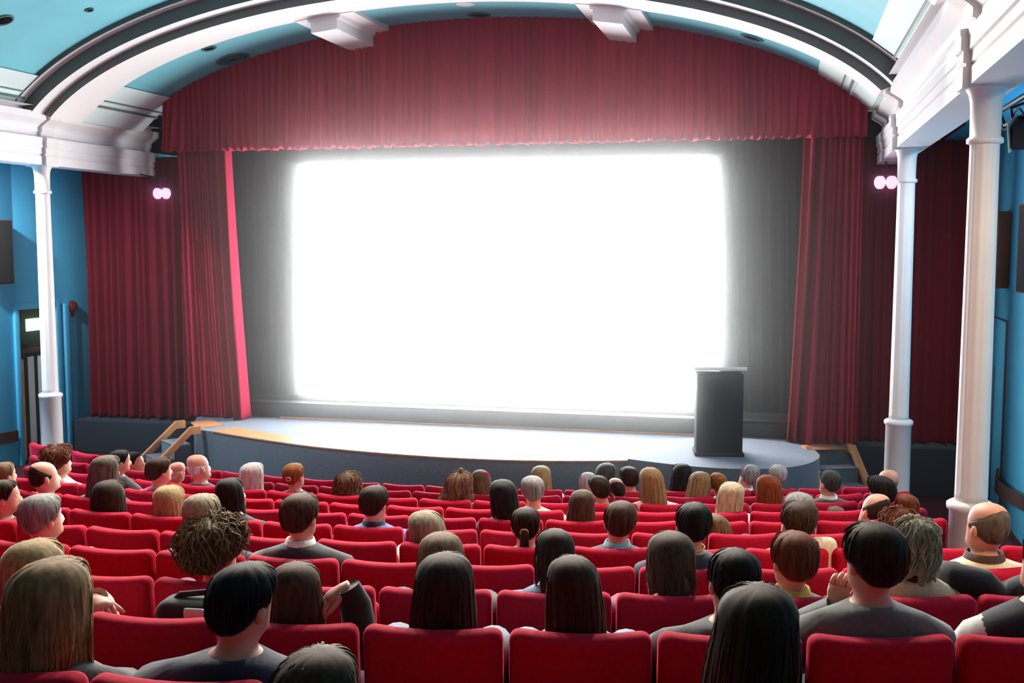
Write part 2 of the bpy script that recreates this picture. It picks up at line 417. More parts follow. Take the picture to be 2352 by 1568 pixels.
for q in range(4): mb.add(*box(1.80 + q * .07, 1.83 + q * .07, 14.0, 16.0, 1.385, 1.42, .004))
tag(build(mb, 'ceiling_grille', 'speaker_wood', smooth=False), 'dark slatted strip on the right aisle ceiling between the two columns', 'grille')
# blue boarding between the doorway and the side curtain
mb = MB(); mb.add(*box(XL, XL + .07, 15.68, 15.80, -3.52, -1.02, .01)); mb.add(*box(XL, XL + .035, 15.86, 16.02, -3.52, -1.02, .01)); tag(build(mb, 'trim_8', 'blue_paint'), kind='structure')
def rail(pts, name, label, x):
    root = empty(name, (x, pts[0][0], pts[0][1]), 0, label, 'wall rail')
    mb = MB(); R = []
    for (y, z, o) in pts:
        R.append([(o, y - pts[0][0], z - pts[0][1] + dz) for o, dz in ((o, -.085), (o + math.copysign(.035, o), -.085), (o + math.copysign(.035, o), .085), (o, .085))])
    mb.add(*rings_mesh(R)); build(mb, 'rail_board', 'brown_rail', root, smooth=False)
    for q in (0.25, .75):
        k = int(q * (len(pts) - 1)); y, z, o = pts[k]
        mb = MB(); mb.add(*tube([(0, y - pts[0][0], z - pts[0][1]), (o, y - pts[0][0], z - pts[0][1])], .018, 8)); build(mb, 'bracket', 'dark_metal', root)
rail([(14.42, -3.02, .05), (13.6, -2.98, .06), (12.6, -2.86, .06), (11.6, -2.72, .06)], 'wall_rail', 'dark brown rail board on the left blue wall beside the doorway', XL)
rail([(14.93, -2.99, -.02), (14.80, -3.03, -.05), (14.55, -3.05, -.10), (14.0, -3.02, -.11), (13.0, -2.90, -.11), (12.0, -2.78, -.11)], 'wall_rail', 'dark brown curved rail board on the right blue wall', XR)
# flush door drawn in the right wall by its joints, with a small hatch
rd = empty('door_2', (XR, 15.3, -3.45), 0, kind='structure'); rd['label'] = 'flush blue door in the right wall behind the near column'
mb = MB(); mb.add(*box(-.012, .0, -.42, .45, 0, 2.44, .004)); build(mb, 'door_leaf', 'blue_paint', rd)
mb = MB(); mb.add(*box(-.02, 0, -.455, -.425, 0, 2.46, .003)); build(mb, 'joint', 'brown_rail', rd)
mb = MB(); mb.add(*box(-.02, 0, -.44, .45, 2.445, 2.46, .003)); build(mb, 'joint', 'brown_rail', rd)
mb = MB(); mb.add(*box(-.02, -.012, .24, .255, 0, 1.8, .003)); build(mb, 'joint', 'brown_rail', rd)
t = empty('fire_bell', (XL + .02, 15.92, -1.08), 0, 'small dark red alarm bell on the blue wall left of the side curtain', 'alarm bell')
mb = MB(); V, F = lathe([(.10, 0), (.10, .03), (.085, .06), (.04, .085), (.01, .09)], 18); mb.add(np.asarray(V)[:, [2, 0, 1]], F); build(mb, 'gong', 'red_paint', t)
mb = MB(); mb.add(*box(-.02, .02, -.05, .05, -.18, -.06)); build(mb, 'back_box', 'red_paint', t)
mb = MB(); mb.add(*box(XR - .10, XR, 15.72, 15.84, -3.52, -3.28, .01)); tag(build(mb, 'socket_box', 'black_paint'), 'small black box low on the right wall beside the near column', 'wall box')

# ---------------------------------------------------------------- stage
ZS = -2.75
front = [(-9.0, 15.3), (-8.75, 14.75), (-8.40, 14.22), (-8.07, 14.12), (-7.2, 13.75), (-6.29, 13.43), (-5.6, 13.27), (-4.94, 13.17), (-4.2, 13.11), (-3.46, 13.13), (-2.7, 13.25), (-1.9, 13.48), (-1.1, 13.78), (-.3, 14.15), (.25, 14.55), (.30, 14.85), (.98, 15.0), (.98, 15.3)]
def smooth_curve(P, n=6):
    P = np.array(P, float); out = []
    for k in range(len(P) - 1):
        p0, p1, p2, p3 = P[max(0, k - 1)], P[k], P[k + 1], P[min(len(P) - 1, k + 2)]
        for t in np.arange(n) / n:
            out.append(.5 * ((2 * p1) + (p2 - p0) * t + (2 * p0 - 5 * p1 + 4 * p2 - p3) * t * t + (3 * p1 - p0 - 3 * p2 + p3) * t ** 3))
    return np.array(out + [P[-1]])
fc = np.concatenate([np.array(front[:3]), smooth_curve(front[3:14], 4), np.array(front[14:])])
stage = empty('stage', (-4.0, 14.3, -3.522), 0, 'low stage with blue-grey carpet in front of the screen', 'stage')
off = np.array([-4.0, 14.3])
def slab(outline, z0, z1, name, mats, parent, offs, base):
    P = np.asarray(outline) - offs; n = len(P)
    mb = MB(); V = [(*p, z0 - base) for p in P] + [(*p, z1 - base) for p in P]
    mb.add(V, [tuple(range(n, 2 * n))], 0)
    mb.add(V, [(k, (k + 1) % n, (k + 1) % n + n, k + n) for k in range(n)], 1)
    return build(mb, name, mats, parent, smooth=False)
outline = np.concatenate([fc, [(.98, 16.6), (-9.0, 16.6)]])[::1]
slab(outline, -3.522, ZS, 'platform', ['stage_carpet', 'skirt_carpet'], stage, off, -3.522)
# wooden edge boards along the curved front, one by one
dense = smooth_curve(front[3:13], 40); seg = np.concatenate([[0], np.cumsum(np.linalg.norm(np.diff(dense, axis=0), axis=1))])
nb = 13; L = seg[-1]
for k in range(nb):
    s0, s1 = L * k / nb + .004, L * (k + 1) / nb - .004
    ss = np.linspace(s0, s1, 6); P = np.stack([np.interp(ss, seg, dense[:, 0]), np.interp(ss, seg, dense[:, 1])], 1)
    Tn = np.gradient(P, axis=0); Tn /= np.linalg.norm(Tn, axis=1)[:, None]; N = np.stack([-Tn[:, 1], Tn[:, 0]], 1)
    w = .40; R = []
    for p, nn in zip(P, N):
        a = p - nn * .02 - off; b = p + nn * w - off
        R.append([(*a, .765), (*b, .765), (*b, .782), (*a, .782)])
    mb = MB(); mb.add(*rings_mesh(R)); build(mb, 'edge_board', 'wood', stage, smooth=False)
mb = MB()
for cor in ([(-8.78, 14.72), (-8.38, 14.22), (-8.15, 14.62), (-8.6, 15.0)],):
    P = np.array(cor) - off; V = [(*p, .772) for p in P] + [(*p, .786) for p in P]; mb.add(V, [(4, 5, 6, 7), (0, 1, 5, 4), (1, 2, 6, 5), (2, 3, 7, 6), (3, 0, 4, 7)])
build(mb, 'corner_board', 'wood', stage, smooth=False)
mb = MB(); P = np.array([(.12, 14.62), (.85, 14.98), (.6, 15.2), (.1, 14.98)]) - off; V = [(*p, .772) for p in P] + [(*p, .786) for p in P]; mb.add(V, [(4, 5, 6, 7), (0, 1, 5, 4), (1, 2, 6, 5), (2, 3, 7, 6), (3, 0, 4, 7)])
build(mb, 'corner_board', 'wood', stage, smooth=False)
# rounded platform at the right with the lectern
dc = smooth_curve([(-1.88, 13.42), (-1.3, 13.22), (-.74, 13.13), (-.2, 13.22), (.2, 13.5), (.43, 13.95), (.46, 14.4), (.28, 14.9), (-.2, 15.2), (-.9, 15.25), (-1.6, 14.9)], 6)
plat = empty('round_platform', (-.7, 14.2, -3.522), 0, 'rounded grey-blue platform at the right of the stage under the lectern', 'platform')
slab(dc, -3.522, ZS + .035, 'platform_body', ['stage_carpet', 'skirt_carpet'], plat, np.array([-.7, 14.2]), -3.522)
# stairs with wooden stringers on both sides of the stage
def stairs(top, d, label, width=.56):
    root = empty('stage_stairs', (top[0], top[1], -3.522), math.atan2(d[1], d[0]), label, 'stairs')
    H = ZS + 3.522; n = 3; run = .235
    for k in range(n):
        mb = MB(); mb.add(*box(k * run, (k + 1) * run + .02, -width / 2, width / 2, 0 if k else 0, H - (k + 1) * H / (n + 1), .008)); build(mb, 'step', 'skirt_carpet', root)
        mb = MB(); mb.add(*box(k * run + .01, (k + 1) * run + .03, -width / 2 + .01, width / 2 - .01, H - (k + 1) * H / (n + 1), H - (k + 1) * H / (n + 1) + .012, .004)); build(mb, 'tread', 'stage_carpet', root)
    for s in (-1, 1):
        mb = MB(); y0 = s * (width / 2 + .035)
        R = [[(x, y0 - .035, z - .07), (x, y0 + .035, z - .07), (x, y0 + .035, z + .04), (x, y0 - .035, z + .04)] for x, z in ((-.12, H + .03), (.02, H + .03), (run * n + .16, .05))]
        mb.add(*rings_mesh(R)); build(mb, 'stringer', 'wood', root, smooth=False)
stairs((-8.60, 14.24), (-.64, -.77), 'short carpeted stairs with wooden stringers at the left end of the stage')
stairs((.62, 14.78), (.40, -.92), 'short carpeted stairs with a pale wooden stringer at the right end of the stage')
for b, nm, lb in (((-11.6, -8.95, 15.75, 16.5, -3.522, -2.98), 'side_block', 'dark carpeted block under the left side curtain'), ((1.02, 2.7, 15.75, 16.5, -3.522, -2.84), 'side_block', 'dark carpeted block under the right side curtain')):
    cx, cy = (b[0] + b[1]) / 2, (b[2] + b[3]) / 2
    mb = MB(); mb.add(*box(b[0] - cx, b[1] - cx, b[2] - cy, b[3] - cy, 0, b[5] - b[4], .02)); tag(build(mb, nm, 'block_carpet', loc=(cx, cy, b[4])), lb, 'block')
# black riser under the screen
t = empty('screen_riser', (-4.05, 15.6, ZS), 0, 'low black riser wall under the screen at the back of the stage', 'riser')
mb = MB(); mb.add(*box(-4.6, 4.8, -.06, .06, 0, .22, .006)); build(mb, 'riser_panel', 'black_drape', t)
mb = MB(); mb.add(*box(-4.6, 4.8, -.09, .15, .22, .24, .006)); build(mb, 'ledge', 'black_paint', t)
mb = MB(); mb.add(*box(-3.6, 3.2, -.16, -.07, 0, .02, .005)); build(mb, 'foot_strip', 'wood', t)
# projection screen
scr = empty('projection_screen', (-4.3, 16.25, 1.30), 0, 'large blank projection screen shining bright white over the stage', 'screen')
mb = MB(); mb.add([(-3.42, 0, -3.77), (3.38, 0, -3.77), (3.38, 0, -.08), (-3.42, 0, -.08)], [(0, 1, 2, 3)]); build(mb, 'screen_surface', 'screen_light', scr, smooth=False)
mb = MB()
for b in ((-3.55, -3.42, -.03, .05, -3.87, .05), (3.38, 3.5, -.03, .05, -3.87, .05), (-3.42, 3.38, -.03, .05, -3.87, -3.77), (-3.42, 3.38, -.03, .05, -.08, .05)): mb.add(*box(*b))
build(mb, 'screen_frame', 'black_paint', scr)

# ---------------------------------------------------------------- curtains
def curtain(u0, u1, ztop, zbot, ypl, folds, amp, seed, nv=16, dens=9, flare=(0, 0), hem=0.0, big=()):
    """hanging cloth with irregular pleats; ztop, zbot functions of x; flare shifts the two bottom corners"""
    rg = np.random.default_rng(seed); nu = folds * dens
    w = rg.uniform(.55, 1.6, folds); amf = rg.uniform(.45, 1.0, folds)
    for q in big: w[q] = 2.6; amf[q] = 2.0
    cum = np.concatenate([[0], np.cumsum(w)]); cum /= cum[-1]
    u = np.linspace(0, 1, nu); ph = np.interp(u, cum, np.arange(folds + 1)); am = np.interp(ph, np.arange(folds) + .5, amf)
    wob = np.interp(u, np.linspace(0, 1, folds // 2 + 2), rg.normal(0, .25, folds // 2 + 2)); fine = rg.uniform(0, 6)
    V = []
    for k in range(nv + 1):
        v = k / nv
        p = ph + wob * v * 1.2
        dd = np.sin(2 * np.pi * p); dd = np.sign(dd) * np.abs(dd) ** .7 + .3 * np.sin(4.3 * np.pi * p + fine)
        d = amp * am * dd * (.55 + .45 * v)
        x = u0 + (u1 - u0) * u + (flare[0] * (1 - u) + flare[1] * u) * v ** 1.3
        z = np.array([ztop(a) for a in x]) * (1 - v) + np.array([zbot(a) for a in x]) * v
        if v > .9: z = z + hem * np.sin(2 * np.pi * ph * .5) * (v - .9) * 10
        V.append(np.stack([x, ypl + d, z], 1))
    V = np.concatenate(V); F = []
    for k in range(nv):
        for j in range(nu - 1): a = k * nu + j; F.append((a, a + 1, a + 1 + nu, a + nu))
    return V, F, V[-nu:]
def curtain_thing(name, label, mat, hemmat=None, **kw):
    V, F, edge = curtain(**kw)
    c = np.array([(kw['u0'] + kw['u1']) / 2, kw['ypl'], edge[:, 2].min()])
    root = empty(name, c, 0, label, 'curtain')
    mb = MB(); mb.add(V - c, F); build(mb, 'cloth', mat, root)
    e = edge - c; n = len(e); Vh = np.concatenate([e + (0, -.012, .05), e + (0, -.012, -.004), e + (0, .012, -.004), e + (0, .012, .05)]); Fh = []
    for r in range(3):
        for j in range(n - 1): a = r * n + j; Fh.append((a, a + 1, a + 1 + n, a + n))
    mb = MB(); mb.add(Vh, Fh); build(mb, 'hem', hemmat or mat, root)
    return root
curtain_thing('stage_valance', 'wide red pleated valance filling the arch above the stage', 'curtain_velvet', u0=-9.42, u1=1.0, ztop=lambda x: vault_z(x, D_FRONT) + .04, zbot=lambda x: 1.395, ypl=15.2, folds=92, amp=.075, seed=3, nv=14, dens=9, hem=.012)
curtain_thing('stage_curtain', 'long red velvet curtain at the left edge of the stage opening', 'curtain_velvet', u0=-9.25, u1=-8.33, ztop=lambda x: 1.7, zbot=lambda x: ZS + .012, ypl=15.32, folds=12, amp=.09, seed=5, flare=(.1, .22), big=(-1, -2))
curtain_thing('stage_curtain', 'long red velvet curtain at the right edge of the stage opening', 'curtain_velvet', u0=.20, u1=.97, ztop=lambda x: 1.7, zbot=lambda x: ZS + .012, ypl=15.32, folds=9, amp=.12, seed=9, flare=(-.14, .03), big=(0, 1))
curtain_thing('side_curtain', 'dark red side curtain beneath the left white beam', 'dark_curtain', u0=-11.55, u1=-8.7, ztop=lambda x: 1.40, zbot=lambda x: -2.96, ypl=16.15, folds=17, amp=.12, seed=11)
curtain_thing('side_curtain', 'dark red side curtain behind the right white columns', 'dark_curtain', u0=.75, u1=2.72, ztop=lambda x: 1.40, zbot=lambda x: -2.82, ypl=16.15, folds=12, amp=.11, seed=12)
curtain_thing('black_drape', 'black masking drape left of the screen', 'black_drape', u0=-9.2, u1=-7.52, ztop=lambda x: vault_z(x, D_FRONT) - .02, zbot=lambda x: ZS + .3, ypl=15.98, folds=16, amp=.016, seed=21, flare=(0, -.06))
curtain_thing('black_drape', 'black masking drape right of the screen', 'black_drape', u0=-1.02, u1=0.9, ztop=lambda x: vault_z(min(x, .8), D_FRONT) - .02, zbot=lambda x: ZS + .3, ypl=15.98, folds=18, amp=.016, seed=22, flare=(.25, 0))
curtain_thing('black_border', 'black masking border hanging above the screen', 'black_drape', u0=-7.7, u1=-.9, ztop=lambda x: vault_z(x, D_FRONT) - .01, zbot=lambda x: 1.23, ypl=15.9, folds=20, amp=.016, seed=23, nv=8)

# ---------------------------------------------------------------- lectern, lamps, speakers
t = empty('lectern', (-.80, 14.05, ZS + .035), math.radians(9), 'dark box lectern with a slanted top on the rounded platform', 'lectern')
mb = MB(); mb.add(*rbox(.58, .40, 1.05, .012, (0, 0, .525), 1)); build(mb, 'lectern_body', 'black_paint', t)
mb = MB()
def slant(V): V = V.copy(); V[:, 2] += -V[:, 1] * .0 + np.where(V[:, 1] < 0, .05, 0); return V
mb.add(*rbox(.66, .46, .05, .012, (0, 0, 1.075), 1, fn=slant)); build(mb, 'lectern_top', 'pale_panel', t)
mb = MB(); mb.add(*rbox(.62, .44, .05, .012, (0, 0, .025), 1)); build(mb, 'plinth', 'black_paint', t)

def pink_lamp(x, y, z, label, arm=0):
    t = empty('pink_lamp', (x, y, z), 0, label, 'lamp')
    mb = MB(); mb.add(*tube([(0, 0, .08), (0, 0, .22), (arm, 0, 1.10 - z)], .012, 8)); build(mb, 'stem', 'dark_metal', t)
    mb = MB(); mb.add(*box(-.17, .17, -.05, .05, .06, .10, .01)); build(mb, 'bracket', 'dark_metal', t)
    for s in (-1, 1):
        mb = MB(); mb.add(*sphere((s * .075, -.03, -.01), (.075, .07, .095), 14, 8)); b = build(mb, 'glowing_globe', 'pink_lamp', t)
        mb = MB(); mb.add(*lathe([(.035, .07), (.035, .10), (.02, .11)], 12, (s * .075, -.03, 0))); build(mb, 'lamp_cap', 'dark_metal', b)
pink_lamp(-9.70, 15.62, .79, 'glowing pink double lamp beneath the left white beam', -.45)
pink_lamp(1.27, 15.45, .81, 'glowing pink double lamp beneath the right white beam')

def speaker(x, y, z, rz, label, w=.36, h=.97, d=.22):
    t = empty('wall_speaker', (x, y, z), rz, label, 'speaker')
    mb = MB(); mb.add(*rbox(w, d, h, .012, (0, d / 2, h / 2), 1)); build(mb, 'cabinet', 'speaker_wood', t)
    mb = MB(); mb.add(*rbox(w - .03, .03, h - .03, .01, (0, -.006, h / 2), 1)); build(mb, 'grille', 'grille_cloth', t)
    mb = MB(); mb.add(*tube([(0, d - .02, h / 2), (0, d + .1, h / 2)], .02, 8)); build(mb, 'wall_bracket', 'dark_metal', t)
speaker(2.46, 14.90, -.58, math.radians(-52), 'dark brown wall speaker on the right wall behind the near column')
speaker(2.56, 12.75, -.55, math.radians(-52), 'dark brown wall speaker at the right edge, nearer one on that wall')
speaker(-11.50, 14.05, -.63, math.radians(68), 'dark wall speaker cut by the left edge above the rail', .4)

def downlight(name, x, y, d, r, label, kind):
    z = vault_z(x, d); e = .02; sl = (vault_z(x + e, d) - vault_z(x - e, d)) / (2 * e)
    t = empty(name, (x, y, z), 0, label, 'ceiling fitting'); t.rotation_euler = (0, -math.atan(sl), 0)
    mb = MB(); mb.add(*lathe([(r, .03), (r * 1.25, .02), (r * 1.28, -.012), (r * 1.02, -.02), (r * .98, .0)], 24)); build(mb, 'rim', 'vent_metal' if kind != 'lamp' else 'white_paint', t)
    mb = MB(); mb.add(*lathe([(r * .98, .02), (r * .98, -.006), (.001, -.006 if kind != 'lamp' else -.03)], 20)); build(mb, 'dark_opening' if kind != 'lamp' else 'diffuser', 'dark_hole' if kind != 'lamp' else 'cove_paint', t)
    if kind == 'vent':
        for q in (.45, .72):
            mb = MB(); mb.add(*lathe([(r * q, 0), (r * q, -.03), (r * (q + .1), -.03), (r * (q + .1), 0)], 24)); build(mb, 'louvre', 'vent_metal', t)
downlight('recessed_downlight', -7.99, 14.15, D_FRONT, .085, 'round dark recessed fitting left of the left ceiling rib', 'can')
downlight('ceiling_vent', -8.05, 14.95, D_FRONT, .20, 'large round vent in the blue ceiling close to the valance, left', 'vent')
downlight('ceiling_lamp', -4.24, 14.26, D_FRONT, .10, 'small round ceiling lamp with pale cover at the top middle', 'lamp')
downlight('recessed_downlight', -4.25, 14.98, D_FRONT, .13, 'round dark recessed fitting above the middle of the valance', 'can')
downlight('recessed_downlight', -.48, 14.45, D_FRONT, .12, 'round dark recessed fitting near the right end of the valance', 'can')
downlight('recessed_downlight', -9.10, 11.33, D_MAIN, .10, 'round dark recessed fitting at the top left edge of the ceiling', 'can')
downlight('sprinkler_rose', -8.48, 12.12, D_MAIN, .045, 'tiny brass ceiling fitting near the top left corner', 'can')
downlight('recessed_downlight', -8.0, 11.0, D_MAIN, .10, 'dark recessed fitting touching the top edge above the tiny brass fitting', 'can')
mb = MB()

# floodlight rig in the right aisle
t = empty('lighting_bar', (1.75, 8.9, 1.12), 0, 'black lighting bar with cables under the right aisle ceiling', 'lighting bar')
mb = MB(); mb.add(*tube([(0, -1.2, 0), (0, 2.4, 0)], .024, 10)); build(mb, 'pipe', 'dark_metal', t)
mb = MB(); mb.add(*tube([(.05, -1.2, -.12), (.05, 2.4, -.12)], .02, 10)); build(mb, 'pipe', 'dark_metal', t)
for y in (-1.0, .2, 1.3, 2.3):
    mb = MB(); mb.add(*tube([(0, y, .32), (0, y, 0), (.05, y, -.12)], .014, 8)); build(mb, 'hanger', 'dark_metal', t)
mb = MB(); mb.add(*tube([(.03, -.2 + k * .1, -.05 - .12 * math.sin(k * .35) ** 2) for k in range(24)], .009, 6)); build(mb, 'cable', 'black_paint', t)
t = empty('floodlight', (1.90, 9.35, .86), math.radians(-20), 'floodlight with a pale reflector and an orange lamp at the top right edge', 'floodlight')
mb = MB(); V, F = rbox(.34, .42, .20, .02, (0, 0, 0), 1); V = V.copy(); V[:, 2] += .25 * V[:, 1]; mb.add(V, F); build(mb, 'housing', 'black_paint', t)
mb = MB(); mb.add([(-.19, -.24, .06), (-.19, .18, .17), (-.17, .20, -.05), (-.17, -.23, -.17), (-.20, -.24, .06), (-.20, .18, .17), (-.18, .20, -.05), (-.18, -.23, -.17)], [(0, 1, 2, 3), (7, 6, 5, 4), (0, 4, 5, 1), (1, 5, 6, 2), (2, 6, 7, 3), (3, 7, 4, 0)]); build(mb, 'reflector_door', 'pale_panel', t, smooth=False)
mb = MB(); mb.add(*tube([(-.19, 0, .02), (-.21, 0, .2), (0, 0, .27), (.19, 0, .2), (.19, 0, .02)], .012, 8)); build(mb, 'yoke', 'dark_metal', t)
mb = MB(); mb.add(*sphere((.06, -.02, .27), (.06, .06, .035), 12, 8)); build(mb, 'orange_lamp', 'warm_lamp', t)
lamp('floodlight_beam', 'SPOT', (1.9, 9.6, 0.70), 60.0, (1.0, .45, .2), .06, (0, math.radians(12), 0), 150)

